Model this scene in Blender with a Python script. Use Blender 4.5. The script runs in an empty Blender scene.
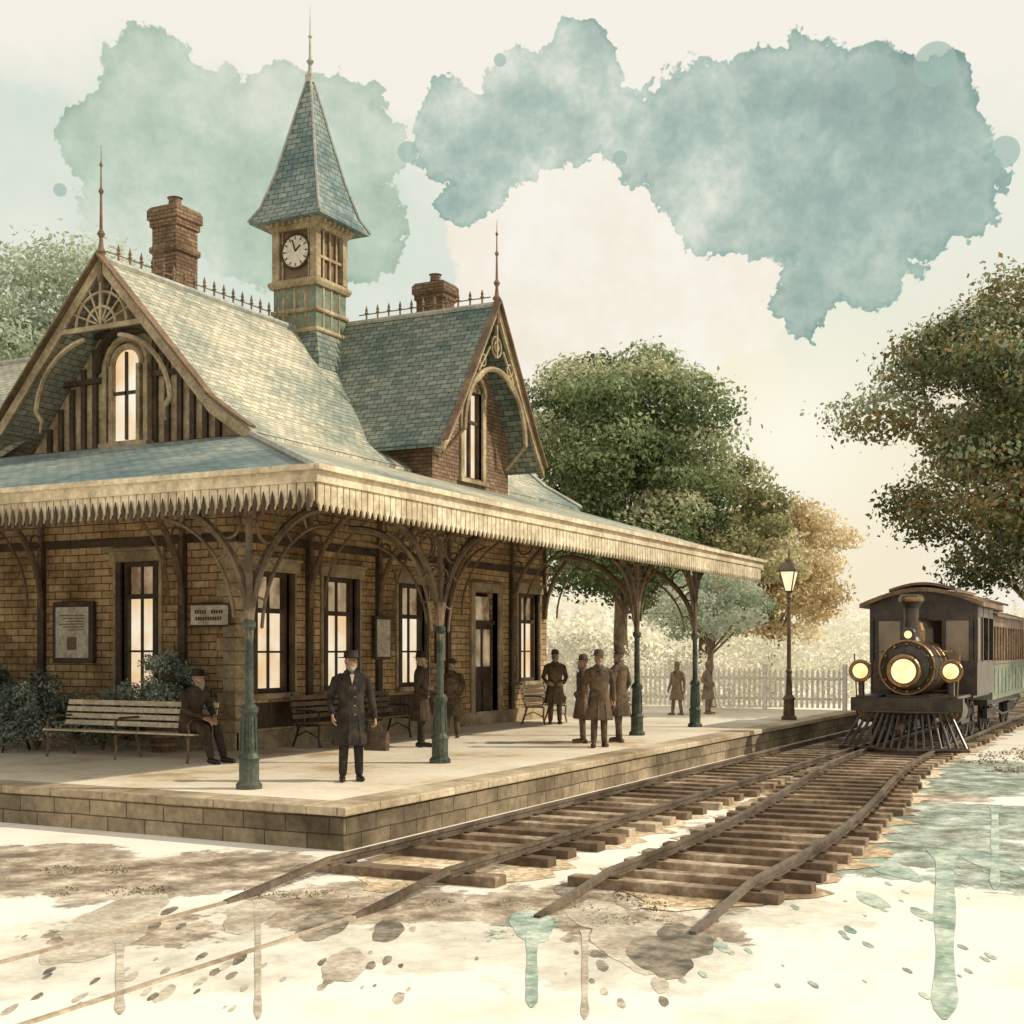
import bpy, bmesh, math, random
import numpy as np
from mathutils import Vector, Matrix
random.seed(7); np.random.seed(7)
TH=math.radians(27.2); C=math.cos(TH); S=math.sin(TH); F=1300.0; CH=2.3; PL=0.5
scene=bpy.context.scene
scene.view_settings.view_transform='Standard'; scene.view_settings.look='None'; scene.view_settings.exposure=0
def at_depth(sx,z):            # world u,v of a ray at depth z
    x=(sx-512)*z/F
    return (S*x+C*z, -C*x+S*z)
def on_v(sx,v):
    r=(sx-512)/F; z=v/(S-C*r); return (z*(C+S*r), v, z)
# ------------------------------------------------------------------ builder
class B:
    def __init__(s): s.v=[]; s.f=[]; s.m=[]
    def add(s,vs,fs,m=0):
        o=len(s.v); s.v+= [tuple(p) for p in vs]
        for f in fs: s.f.append(tuple(i+o for i in f)); s.m.append(m)
    def box(s,x0,x1,y0,y1,z0,z1,m=0):
        vs=[(x,y,z) for x in(x0,x1) for y in(y0,y1) for z in(z0,z1)]
        s.add(vs,[(0,1,3,2),(4,6,7,5),(0,4,5,1),(2,3,7,6),(0,2,6,4),(1,5,7,3)],m)
    def beam(s,a,b,w,h,m=0,up=(0,0,1)):
        a=Vector(a);b=Vector(b);d=(b-a).normalized();u=Vector(up)
        sd=d.cross(u)
        if sd.length<1e-4: sd=d.cross(Vector((1,0,0)))
        sd.normalize(); u2=sd.cross(d).normalized()
        vs=[p+sd*i*w/2+u2*j*h/2 for p in(a,b) for i in(-1,1) for j in(-1,1)]
        s.add(vs,[(0,1,3,2),(4,6,7,5),(0,4,5,1),(2,3,7,6),(0,2,6,4),(1,5,7,3)],m)
    def chain(s,pts,rad,n=8,m=0,cap=True):
        pts=[Vector(p) for p in pts]
        if not hasattr(rad,'__len__'): rad=[rad]*len(pts)
        if cap:
            d0=(pts[0]-pts[1]).normalized(); d1=(pts[-1]-pts[-2]).normalized()
            pts=[pts[0]+d0*rad[0]*.8,pts[0]+d0*rad[0]*.5]+pts+[pts[-1]+d1*rad[-1]*.5,pts[-1]+d1*rad[-1]*.8]
            rad=[rad[0]*.35,rad[0]*.8]+list(rad)+[rad[-1]*.8,rad[-1]*.35]
        N=len(pts); vs=[]; prev=None
        for i,p in enumerate(pts):
            t=(pts[min(i+1,N-1)]-pts[max(i-1,0)]).normalized()
            if prev is None:
                a=Vector((0,0,1)) if abs(t.z)<.9 else Vector((1,0,0)); x=t.cross(a).normalized()
            else:
                x=prev-t*prev.dot(t); x.normalize()
            prev=x; y=t.cross(x)
            for k in range(n):
                an=2*math.pi*k/n; vs.append(p+(x*math.cos(an)+y*math.sin(an))*rad[i])
        fs=[(i*n+k,i*n+(k+1)%n,(i+1)*n+(k+1)%n,(i+1)*n+k) for i in range(N-1) for k in range(n)]
        fs+=[tuple(range(n))[::-1],tuple((N-1)*n+k for k in range(n))]
        s.add(vs,fs,m)
    def loft(s,rings,n=16,m=0):
        vs=[];N=len(rings)
        for (cx,cy,cz,rx,ry) in rings:
            for k in range(n):
                a=2*math.pi*k/n; vs.append((cx+rx*math.cos(a),cy+ry*math.sin(a),cz))
        fs=[(i*n+k,i*n+(k+1)%n,(i+1)*n+(k+1)%n,(i+1)*n+k) for i in range(N-1) for k in range(n)]
        fs+=[tuple(range(n))[::-1],tuple((N-1)*n+k for k in range(n))]
        s.add(vs,fs,m)
    def lathe(s,c,prof,n=16,m=0,ph=0,axis='z'):
        vs=[];N=len(prof)
        for r,z in prof:
            for k in range(n):
                a=2*math.pi*k/n+ph
                p=(r*math.cos(a),r*math.sin(a),z)
                if axis=='x': p=(z,p[0],p[1])
                if axis=='y': p=(p[0],z,p[1])
                vs.append((c[0]+p[0],c[1]+p[1],c[2]+p[2]))
        fs=[(i*n+k,i*n+(k+1)%n,(i+1)*n+(k+1)%n,(i+1)*n+k) for i in range(N-1) for k in range(n)]
        fs+=[tuple(range(n))[::-1],tuple((N-1)*n+k for k in range(n))]
        s.add(vs,fs,m)
    def ell(s,c,r,m=0,n=12):
        prof=[(max(math.sin(math.pi*i/n),.02),-math.cos(math.pi*i/n)) for i in range(n+1)]
        vs=[]
        k2=n+2
        for a,z in prof:
            for k in range(k2):
                t=2*math.pi*k/k2; vs.append((c[0]+r[0]*a*math.cos(t),c[1]+r[1]*a*math.sin(t),c[2]+r[2]*z))
        fs=[(i*k2+k,i*k2+(k+1)%k2,(i+1)*k2+(k+1)%k2,(i+1)*k2+k) for i in range(n) for k in range(k2)]
        fs+=[tuple(range(k2))[::-1],tuple(n*k2+k for k in range(k2))]
        s.add(vs,fs,m)
    def prism(s,poly,vec,m=0):
        n=len(poly); vec=Vector(vec); poly=[Vector(p) for p in poly]
        vs=poly+[p+vec for p in poly]
        fs=[tuple(range(n)),tuple(range(n,2*n))[::-1]]+[(i,(i+1)%n,n+(i+1)%n,n+i) for i in range(n)]
        s.add(vs,fs,m)
    def mesh(s,name,mats,fix=True):
        me=bpy.data.meshes.new(name); me.from_pydata(s.v,[],s.f)
        for mt in (mats if isinstance(mats,(list,tuple)) else [mats]): me.materials.append(mt)
        me.polygons.foreach_set('material_index',s.m)
        if fix:
            bm=bmesh.new(); bm.from_mesh(me); bmesh.ops.recalc_face_normals(bm,faces=bm.faces[:])
            uv=bm.loops.layers.uv.new('UVMap')
            for f in bm.faces:
                nrm=f.normal
                if abs(nrm.z)>.995: t=Vector((1,0,0)); b=Vector((0,1,0))
                else:
                    t=Vector((0,0,1)).cross(nrm).normalized(); b=nrm.cross(t)
                for l in f.loops: l[uv].uv=(l.vert.co.dot(t),l.vert.co.dot(b))
            bm.to_mesh(me); bm.free()
        return me
    def obj(s,name,mats,parent=None,smooth=False,bevel=0,loc=None,rot=0):
        me=s.mesh(name,mats)
        ob=bpy.data.objects.new(name,me); scene.collection.objects.link(ob)
        if smooth:
            for p in me.polygons: p.use_smooth=True
        if bevel:
            md=ob.modifiers.new('b','BEVEL'); md.width=bevel; md.segments=2; md.limit_method='ANGLE'
        if parent: ob.parent=parent
        if loc: ob.location=loc
        ob.rotation_euler[2]=rot
        return ob
def empty(name,loc=(0,0,0),rot=0):
    e=bpy.data.objects.new(name,None); scene.collection.objects.link(e); e.location=loc; e.rotation_euler[2]=rot; e.empty_display_size=.2
    return e
# ------------------------------------------------------------------ materials
def nm(name):
    m=bpy.data.materials.new(name); m.use_nodes=True; nt=m.node_tree
    return m,nt,nt.nodes['Principled BSDF']
def N(nt,t,**k):
    n=nt.nodes.new(t)
    for a,b in k.items(): setattr(n,a,b)
    return n
def mix(nt,a,b,fac,mode='MIX'):
    n=N(nt,'ShaderNodeMix',data_type='RGBA',blend_type=mode)
    for sk,val in ((n.inputs[6],a),(n.inputs[7],b),(n.inputs[0],fac)):
        if isinstance(val,(tuple,list)): sk.default_value=(*val[:3],1)
        elif isinstance(val,(int,float)): sk.default_value=val
        else: nt.links.new(val,sk)
    return n.outputs[2]
def ramp(nt,src,stops):
    n=N(nt,'ShaderNodeValToRGB'); e=n.color_ramp.elements
    while len(e)<len(stops): e.new(.5)
    for i,(p,c) in enumerate(stops):
        e[i].position=p; e[i].color=(*c,1) if isinstance(c,(tuple,list)) else (c,c,c,1)
    nt.links.new(src,n.inputs[0]); return n.outputs[0]
def noise(nt,vec,scale,detail=4,rough=.6,col=False):
    n=N(nt,'ShaderNodeTexNoise'); n.inputs['Scale'].default_value=scale; n.inputs['Detail'].default_value=detail; n.inputs['Roughness'].default_value=rough
    nt.links.new(vec,n.inputs['Vector']); return n.outputs['Color' if col else 'Fac']
def wash(name,c1,c2,scale=1.2,rough=.7,metal=0,fine=14,bump=.0,lo=.38,hi=.62,spec=.3):
    m,nt,p=nm(name); tc=N(nt,'ShaderNodeTexCoord')
    a=noise(nt,tc.outputs['Object'],scale,4,.65)
    f=ramp(nt,a,[(lo,0),(hi,1)])
    col=mix(nt,c1,c2,f)
    b=noise(nt,tc.outputs['Object'],fine,3,.7)
    g=ramp(nt,b,[(.3,.66),(.7,1.24)])
    col=mix(nt,col,g,1.0,'MULTIPLY')
    nt.links.new(col,p.inputs['Base Color']); p.inputs['Roughness'].default_value=rough; p.inputs['Metallic'].default_value=metal
    p.inputs['Specular IOR Level'].default_value=spec
    if bump:
        bn=N(nt,'ShaderNodeBump'); bn.inputs['Strength'].default_value=bump; bn.inputs['Distance'].default_value=.02
        nt.links.new(b,bn.inputs['Height']); nt.links.new(bn.outputs[0],p.inputs['Normal'])
    return m
def bricks(name,c1,c2,mortar,bw,rh,ms,w1,w2,wscale=.6,rough=.85,bump=.5,wfac=.6,lo=.36,hi=.64):
    m,nt,p=nm(name); tc=N(nt,'ShaderNodeTexCoord')
    wn=noise(nt,tc.outputs['UV'],1.6,2,.5,True)
    va=N(nt,'ShaderNodeVectorMath',operation='MULTIPLY_ADD'); nt.links.new(wn,va.inputs[0]); va.inputs[1].default_value=(.035,.035,0); nt.links.new(tc.outputs['UV'],va.inputs[2])
    br=N(nt,'ShaderNodeTexBrick'); nt.links.new(va.outputs[0],br.inputs['Vector'])
    br.inputs['Scale'].default_value=1; br.inputs['Brick Width'].default_value=bw; br.inputs['Row Height'].default_value=rh
    br.inputs['Mortar Size'].default_value=ms; br.inputs['Mortar Smooth'].default_value=.2
    br.inputs['Color1'].default_value=(*c1,1); br.inputs['Color2'].default_value=(*c2,1); br.inputs['Mortar'].default_value=(*mortar,1)
    a=noise(nt,tc.outputs['Object'],wscale,5,.68)
    w=mix(nt,w1,w2,ramp(nt,a,[(lo,0),(hi,1)]))
    col=mix(nt,br.outputs['Color'],w,wfac,'MULTIPLY')
    g=ramp(nt,noise(nt,tc.outputs['Object'],9,4,.7),[(.3,.70),(.7,1.24)])
    col=mix(nt,col,g,1.0,'MULTIPLY')
    nt.links.new(col,p.inputs['Base Color']); p.inputs['Roughness'].default_value=rough; p.inputs['Specular IOR Level'].default_value=.25
    bn=N(nt,'ShaderNodeBump'); bn.invert=True; bn.inputs['Strength'].default_value=bump; bn.inputs['Distance'].default_value=.02
    nt.links.new(br.outputs['Fac'],bn.inputs['Height']); nt.links.new(bn.outputs[0],p.inputs['Normal'])
    return m
def glow(name,c1,c2,st,scale=1.5,lo=.35,hi=.65):
    m,nt,p=nm(name); tc=N(nt,'ShaderNodeTexCoord')
    col=mix(nt,c1,c2,ramp(nt,noise(nt,tc.outputs['Object'],scale,4,.6),[(lo,0),(hi,1)]))
    nt.links.new(col,p.inputs['Emission Color']); p.inputs['Emission Strength'].default_value=st
    p.inputs['Base Color'].default_value=(.1,.07,.045,1); p.inputs['Roughness'].default_value=.25
    m.cycles.emission_sampling='NONE'
    return m
M={}
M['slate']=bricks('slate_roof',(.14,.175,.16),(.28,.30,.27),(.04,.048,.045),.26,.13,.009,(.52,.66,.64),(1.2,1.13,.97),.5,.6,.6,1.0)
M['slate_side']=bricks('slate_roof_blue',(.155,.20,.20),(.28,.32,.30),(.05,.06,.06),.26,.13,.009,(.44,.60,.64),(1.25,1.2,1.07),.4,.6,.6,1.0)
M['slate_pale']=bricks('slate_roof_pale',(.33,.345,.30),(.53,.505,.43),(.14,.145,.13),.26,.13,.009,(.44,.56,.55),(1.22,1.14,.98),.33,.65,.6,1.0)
M['stone']=bricks('stone_wall',(.36,.26,.145),(.52,.40,.25),(.13,.09,.052),.40,.14,.012,(.40,.33,.25),(1.25,1.18,1.05),.7,.9,.6,1.0)
M['brick']=bricks('brown_brick',(.17,.115,.075),(.28,.20,.135),(.10,.075,.05),.22,.08,.012,(.55,.5,.45),(1.15,1.08,1.0),1.2,.9,.5,1.0)
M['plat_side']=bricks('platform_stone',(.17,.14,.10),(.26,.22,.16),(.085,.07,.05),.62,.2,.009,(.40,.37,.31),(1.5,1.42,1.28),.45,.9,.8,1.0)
M['cream']=wash('cream_paint',(.70,.61,.44),(.44,.36,.235),1.0,.6,fine=9)
M['creamd']=wash('aged_cream_timber',(.44,.355,.22),(.23,.175,.10),1.6,.7,fine=12)
M['dark']=wash('dark_timber',(.045,.03,.018),(.09,.06,.035),2,.7)
M['brown']=wash('brown_timber',(.12,.08,.045),(.21,.14,.082),2,.7)
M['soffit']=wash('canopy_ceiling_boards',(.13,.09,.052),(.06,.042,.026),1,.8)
M['green']=wash('green_ironwork',(.028,.042,.032),(.085,.098,.07),2.5,.5,fine=20)
M['ironb']=wash('brown_ironwork',(.075,.052,.031),(.20,.145,.088),1.4,.6,fine=16)
M['greenp']=wash('green_panel_paint',(.10,.14,.10),(.21,.24,.165),2,.55)
M['iron']=wash('cast_iron',(.02,.018,.016),(.05,.042,.034),4,.45,fine=20)
M['lead']=wash('lead_flashing',(.28,.29,.26),(.42,.41,.35),2,.5)
M['pane']=glow('lit_window_glass',(.90,.60,.30),(1.0,.93,.74),.9,1.1)
M['pane_dim']=glow('dim_window_glass',(.22,.13,.06),(.85,.63,.37),.45,2.2)
M['pane_cab']=glow('cab_window_glass',(.10,.06,.03),(.5,.36,.2),.2,1.5)
M['lamp']=glow('lamp_glass',(1.0,.78,.4),(1.0,.88,.6),1.1,2)
M['head']=glow('headlamp_glass',(1.0,.62,.22),(1.0,.86,.52),1.35,4)
M['white']=wash('clock_enamel',(.72,.68,.56),(.6,.55,.44),3,.4)
M['paper']=wash('notice_paper',(.6,.55,.44),(.4,.36,.28),4,.8)
M['loco']=wash('locomotive_black_paint',(.022,.016,.011),(.075,.05,.03),2.5,.35,spec=.5)
M['brass']=wash('brass',(.36,.22,.09),(.18,.11,.05),4,.35,.6)
M['red']=wash('carriage_brown',(.13,.08,.045),(.24,.16,.095),2,.5)
M['skin']=wash('skin',(.42,.25,.16),(.36,.2,.13),6,.6)
M['beard']=wash('grey_beard',(.22,.18,.14),(.34,.29,.23),20,.9)
M['coatk']=wash('black_wool',(.014,.012,.010),(.050,.038,.027),5,.9)
M['coatb']=wash('brown_wool',(.035,.023,.014),(.08,.053,.032),5,.9)
M['coatg']=wash('mid_brown_wool',(.065,.044,.026),(.17,.118,.07),3,.9)  # lighter brown wool, worn by the figures further back
M['coath']=wash('hazed_tan_wool',(.22,.165,.105),(.36,.285,.195),3,.9)  # haze over the farthest figures painted into a pale cloth colour
M['trous']=wash('grey_trousers',(.05,.038,.028),(.03,.024,.018),6,.9)
M['shoe']=wash('shoe_leather',(.018,.013,.01),(.03,.022,.016),6,.4)
M['leather']=wash('bag_leather',(.06,.036,.02),(.11,.066,.036),6,.5)
M['rail']=wash('rail_steel',(.20,.155,.11),(.085,.062,.042),1.5,.45,.2)
M['railp']=wash('dusty_rail',(.50,.42,.31),(.30,.235,.165),1.2,.8)
M['bark']=wash('bark',(.11,.075,.045),(.20,.15,.095),3,.9,bump=.4)
M['benchw']=wash('bench_slats',(.66,.57,.41),(.48,.40,.27),2,.7)
M['fence']=wash('fence_paint',(.88,.84,.75),(.8,.75,.65),1,.7)
M['coping']=bricks('coping_stone',(.50,.43,.32),(.60,.53,.41),(.25,.2,.14),.9,.7,.010,(.50,.43,.35),(1.15,1.12,1.03),.5,.85,.4,1.0)
def sleeper_mat():
    m,nt,p=nm('sleeper_timber'); tc=N(nt,'ShaderNodeTexCoord')
    a=ramp(nt,noise(nt,tc.outputs['Object'],.55,6,.72),[(.40,(.10,.066,.038)),(.52,(.22,.155,.095)),(.62,(.50,.41,.29))])
    g=ramp(nt,noise(nt,tc.outputs['Object'],10,4,.7),[(.3,.6),(.7,1.3)])
    col=mix(nt,a,g,1.0,'MULTIPLY'); nt.links.new(col,p.inputs['Base Color']); p.inputs['Roughness'].default_value=.9
    return m
M['sleeper']=sleeper_mat()
def paving():
    m,nt,p=nm('platform_paving'); tc=N(nt,'ShaderNodeTexCoord')
    br=N(nt,'ShaderNodeTexBrick'); nt.links.new(tc.outputs['Object'],br.inputs['Vector'])
    br.inputs['Scale'].default_value=1; br.inputs['Brick Width'].default_value=1.0; br.inputs['Row Height'].default_value=.7; br.inputs['Mortar Size'].default_value=.005
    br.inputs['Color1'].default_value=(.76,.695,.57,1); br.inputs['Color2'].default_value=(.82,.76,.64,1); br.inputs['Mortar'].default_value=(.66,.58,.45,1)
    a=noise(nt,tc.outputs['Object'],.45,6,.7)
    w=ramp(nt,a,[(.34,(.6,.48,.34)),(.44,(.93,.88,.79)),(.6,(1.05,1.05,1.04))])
    col=mix(nt,br.outputs['Color'],w,1.0,'MULTIPLY')
    g=ramp(nt,noise(nt,tc.outputs['Object'],12,4,.7),[(.3,.86),(.7,1.07)])
    col=mix(nt,col,g,1.0,'MULTIPLY'); nt.links.new(col,p.inputs['Base Color']); p.inputs['Roughness'].default_value=.85; p.inputs['Specular IOR Level'].default_value=.15
    return m
M['paving']=paving()
def ballast():
    m,nt,p=nm('ballast'); tc=N(nt,'ShaderNodeTexCoord')
    v=N(nt,'ShaderNodeTexVoronoi'); v.inputs['Scale'].default_value=16; nt.links.new(tc.outputs['Object'],v.inputs['Vector'])
    sep=N(nt,'ShaderNodeSeparateColor'); nt.links.new(v.outputs['Color'],sep.inputs[0])
    st=ramp(nt,sep.outputs[0],[(0,(.34,.26,.17)),(.5,(.52,.43,.31)),(1,(.70,.62,.48))])
    w=ramp(nt,noise(nt,tc.outputs['Object'],.4,6,.7),[(.38,(.40,.30,.2)),(.48,(.9,.82,.68)),(.58,(1.25,1.22,1.15))])
    col=mix(nt,st,w,1.0,'MULTIPLY'); nt.links.new(col,p.inputs['Base Color']); p.inputs['Roughness'].default_value=.95
    return m
M['ballast']=ballast()
def gp(sx,y,h=0):
    z=(CH-h)*F/(y-650); return at_depth(sx,z)
def groundmat():
    m,nt,p=nm('ground_earth'); tc=N(nt,'ShaderNodeTexCoord')
    wn=noise(nt,tc.outputs['Object'],1.3,6,.72,True)
    va=N(nt,'ShaderNodeVectorMath',operation='MULTIPLY_ADD'); nt.links.new(wn,va.inputs[0]); va.inputs[1].default_value=(2.2,2.2,0); nt.links.new(tc.outputs['Object'],va.inputs[2])
    def field(bl):
        last=None
        for (sx,y,r) in bl:
            g=gp(sx,y); d=N(nt,'ShaderNodeVectorMath',operation='DISTANCE'); nt.links.new(va.outputs[0],d.inputs[0]); d.inputs[1].default_value=(g[0]+1.1,g[1]+1.1,0)
            mr=N(nt,'ShaderNodeMapRange'); mr.inputs[1].default_value=r; mr.inputs[2].default_value=r*.35; nt.links.new(d.outputs['Value'],mr.inputs[0])
            if last is None: last=mr.outputs[0]
            else:
                mx=N(nt,'ShaderNodeMath',operation='MAXIMUM'); nt.links.new(last,mx.inputs[0]); nt.links.new(mr.outputs[0],mx.inputs[1]); last=mx.outputs[0]
        return last
    base=ramp(nt,noise(nt,tc.outputs['Object'],.6,6,.7),[(.33,(.66,.61,.50)),(.5,(.81,.765,.67))])
    n2=noise(nt,tc.outputs['Object'],1.7,6,.78)
    ol=field([(200,940,2.0),(430,930,1.6),(620,960,1.2),(40,960,1.3),(780,910,1.0)])
    olc=ramp(nt,n2,[(.36,(.36,.34,.27)),(.5,(.56,.53,.44)),(.64,(.76,.71,.61))])
    col=mix(nt,base,olc,ramp(nt,ol,[(.15,0),(.3,.6),(1,.7)]))
    br=field([(110,875,1.7),(230,868,1.4),(30,860,1.4),(130,930,.9),(350,905,1.3),(640,930,.95),(560,905,1.2),(700,890,1.0),(790,830,1.7),(860,790,2.4)])
    brc=ramp(nt,n2,[(.36,(.085,.062,.038)),(.48,(.25,.19,.13)),(.56,(.45,.38,.28)),(.66,(.72,.65,.52))])
    col=mix(nt,col,brc,ramp(nt,br,[(.2,0),(.32,.8),(1,.95)]))
    tl=field([(930,850,1.5),(1000,820,2.2),(890,825,1.5),(970,775,4.0),(850,870,.7),(530,925,.35),(1010,880,.9)])
    tlc=ramp(nt,n2,[(.34,(.06,.07,.045)),(.45,(.17,.20,.15)),(.54,(.33,.39,.33)),(.66,(.64,.67,.58))])
    col=mix(nt,col,tlc,ramp(nt,tl,[(.15,0),(.27,.85),(1,.95)]))
    nt.links.new(col,p.inputs['Base Color']); p.inputs['Roughness'].default_value=.95; p.inputs['Specular IOR Level'].default_value=.1
    return m
def leafmat(name,stops):
    m,nt,p=nm(name); at=N(nt,'ShaderNodeAttribute',attribute_name='tone')
    col=ramp(nt,at.outputs['Fac'],stops); nt.links.new(col,p.inputs['Base Color']); p.inputs['Roughness'].default_value=.8; p.inputs['Specular IOR Level'].default_value=.1
    tr=N(nt,'ShaderNodeBsdfTranslucent'); nt.links.new(col,tr.inputs['Color'])
    mx=N(nt,'ShaderNodeMixShader'); mx.inputs[0].default_value=.35
    out=nt.nodes['Material Output']; nt.links.new(p.outputs[0],mx.inputs[1]); nt.links.new(tr.outputs[0],mx.inputs[2]); nt.links.new(mx.outputs[0],out.inputs[0])
    return m
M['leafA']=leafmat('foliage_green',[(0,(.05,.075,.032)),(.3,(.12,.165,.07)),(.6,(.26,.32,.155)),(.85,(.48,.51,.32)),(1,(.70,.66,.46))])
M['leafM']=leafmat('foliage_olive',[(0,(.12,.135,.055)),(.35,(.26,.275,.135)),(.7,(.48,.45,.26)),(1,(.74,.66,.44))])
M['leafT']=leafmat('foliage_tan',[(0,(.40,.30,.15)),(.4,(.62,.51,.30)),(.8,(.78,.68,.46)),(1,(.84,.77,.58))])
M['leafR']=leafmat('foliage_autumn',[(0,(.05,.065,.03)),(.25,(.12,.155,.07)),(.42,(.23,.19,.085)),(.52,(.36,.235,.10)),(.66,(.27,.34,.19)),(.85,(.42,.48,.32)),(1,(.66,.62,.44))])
M['leafP']=leafmat('foliage_pale',[(0,(.27,.33,.23)),(.5,(.46,.52,.40)),(1,(.69,.71,.59))])  # sage paled in the colour itself to stand in for air haze
M['leafF']=leafmat('foliage_hazed',[(0,(.72,.72,.60)),(.5,(.80,.78,.66)),(1,(.87,.83,.71))])  # distance haze put into the leaf colour, almost white
M['leafB']=leafmat('foliage_blue',[(0,(.05,.07,.055)),(.4,(.17,.22,.175)),(.75,(.36,.43,.36)),(1,(.62,.66,.56))])
M['leafD']=leafmat('dry_grass_blades',[(0,(.10,.07,.04)),(.4,(.26,.2,.12)),(.75,(.36,.33,.23)),(1,(.6,.55,.42))])
# ------------------------------------------------------------------ ground, platform
b=B(); b.add([(-400,-400,0),(900,-400,0),(900,900,0),(-400,900,0)],[(0,1,2,3)]); b.obj('ground',groundmat())
pf=empty('platform')
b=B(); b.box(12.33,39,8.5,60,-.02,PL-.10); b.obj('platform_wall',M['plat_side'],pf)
b=B(); b.box(12.29,39.04,8.45,9.0,PL-.10,PL+.003); b.box(12.29,12.84,9.0,60,PL-.10,PL+.003); b.obj('coping',M['coping'],pf,bevel=.02)
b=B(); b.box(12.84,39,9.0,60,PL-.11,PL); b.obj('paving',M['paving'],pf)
# ------------------------------------------------------------------ tracks
def track(center,u0,u1,us0,zb,ud):
    e=empty('railway_track')
    bb=B(); us=np.arange(us0-.8,60,.3); prev=None
    for u in us:
        taper=min(1,max(.15,(u-us0+1.0)/1.6)); j1=random.uniform(-.3,.22); j2=random.uniform(-.3,.22); c=center(u)
        cur=(u,c-1.12*taper+j1,c+1.12*taper+j2)
        if prev: bb.add([(prev[0],prev[1],zb),(prev[0],prev[2],zb),(cur[0],cur[2],zb),(cur[0],cur[1],zb)],[(0,1,2,3)])
        prev=cur
    bb.add([(prev[0],prev[1],zb),(prev[0],prev[2],zb),(u1,center(u1)+1.1,zb),(u1,center(u1)-1.1,zb)],[(0,1,2,3)])
    bb.obj('ballast_bed',M['ballast'],e)
    bs=B(); bc=B(); u=us0
    while u<u1:
        v=center(u); t=math.atan((center(u+.1)-center(u))/.1); j=random.uniform(-.08,.08); w=.115+random.uniform(-.02,.02)
        if u>us0+1.2 or random.random()<.7:
            bs.beam((u+math.sin(t)*1.05,v-1.05+j,.04),(u-math.sin(t)*1.05+random.uniform(-.04,.04),v+1.05+j,.04),w*2,.12)
            for sd in(-.7,.7): bc.box(u-.06,u+.06,v+sd-.11,v+sd+.11,.101,.12)
        u+=.62
    bs.obj('sleepers',M['sleeper'],e,bevel=.012); bc.obj('rail_chairs',M['dark'],e)
    br=B(); us=list(np.arange(u0,u1+.1,1.0))
    for sd in(-.7,.7):
        for i in range(len(us)-1):
            a,c=us[i],us[i+1]; va,vc=center(a)+sd,center(c)+sd
            br.beam((a,va,.18),(c+.01,vc,.18),.06,.03); br.beam((a,va,.14),(c+.01,vc,.14),.02,.06); br.beam((a,va,.113),(c+.01,vc,.113),.11,.018)
    for sd in(-.7,.7):   # rail ends dipping into the ground
        v=center(u0)+sd; g0=[(u0+.005,v-.03,.195),(u0+.005,v+.03,.195),(u0-1.6,v+.03,.03),(u0-1.6,v-.03,.03)]
        br.prism(g0,(0,0,-.06))
    br.obj('rails',M['rail'],e)
    if ud<u0:
        g=B()
        for sd in(-.7,.7):
            v=center(u0)+sd; g.beam((ud,v,-.01),(u0-1.5,v,.0),.045,.045)
        g.obj('buried_rails',M['railp'],e)
track(lambda u:7.0,10.9,95,11.2,.004,1)
def sm(t): t=max(0,min(1,t)); return t*t*(3-2*t)
TR=lambda u:4.2+1.1*sm((u-13)/15)
track(TR,11.6,95,11.6,.008,11.6)
# ------------------------------------------------------------------ STATION
st=empty('railway_station',(0,0,PL))
SB,FB,CB,DB,PB,PD=B(),B(),B(),B(),B(),B()
Mf=lambda a,d,z:(a,15+d,z)
Ml=lambda a,d,z:(18.4+d,a,z)
def mbox(bb,Mx,a0,a1,d0,d1,z0,z1):
    p=Mx(a0,d0,z0); q=Mx(a1,d1,z1)
    bb.box(min(p[0],q[0]),max(p[0],q[0]),min(p[1],q[1]),max(p[1],q[1]),z0,z1)
def wallgrid(bb,Mx,a0,a1,z0,z1,ops,dep=.28):
    As=sorted({a0,a1,*[o[0] for o in ops],*[o[1] for o in ops]}); Zs=sorted({z0,z1,*[o[2] for o in ops],*[o[3] for o in ops]})
    for i in range(len(As)-1):
        for j in range(len(Zs)-1):
            ca=(As[i]+As[i+1])/2; cz=(Zs[j]+Zs[j+1])/2
            if any(o[0]<ca<o[1] and o[2]<cz<o[3] for o in ops): continue
            mbox(bb,Mx,As[i],As[i+1],0,dep,Zs[j],Zs[j+1])
def window(Mx,c,w,z0,z1,tr=.68):
    a0,a1=c-w/2,c+w/2; zt=z0+(z1-z0)*tr
    mbox(PB,Mx,a0+.05,a1-.05,.16,.19,z0+.05,zt); mbox(PD,Mx,a0+.05,a1-.05,.16,.19,zt+.002,z1-.05)
    for x in((a0,a0+.09),(a1-.09,a1)): mbox(FB,Mx,x[0],x[1],.04,.15,z0,z1)
    mbox(FB,Mx,a0+.09,a1-.09,.04,.15,z1-.09,z1); mbox(FB,Mx,a0+.09,a1-.09,.04,.15,z0,z0+.09)
    mbox(FB,Mx,a0+.09,a1-.09,.05,.14,zt-.045,zt+.045)
    mbox(FB,Mx,c-.022,c+.022,.08,.13,z0+.09,z1-.09)
    mbox(FB,Mx,a0+.09,a1-.09,.09,.12,z0+(zt-z0)*.5-.02,z0+(zt-z0)*.5+.02)
    mbox(FB,Mx,a0-.12,a0,-.06,.1,z0,z1); mbox(FB,Mx,a1,a1+.12,-.06,.1,z0,z1)
    mbox(CB,Mx,a0-.20,a0-.12,-.045,.1,z0,z1); mbox(CB,Mx,a1+.12,a1+.20,-.045,.1,z0,z1)
    mbox(CB,Mx,a0-.26,a1+.26,-.08,.1,z1,z1+.2); mbox(CB,Mx,a0-.3,a1+.3,-.12,.08,z1+.2,z1+.26)
    mbox(CB,Mx,a0-.22,a1+.22,-.13,.1,z0-.1,z0)
WF=[(19.45,1.0),(21.65,1.0),(24.4,1.0),(30.1,1.0)]
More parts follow.
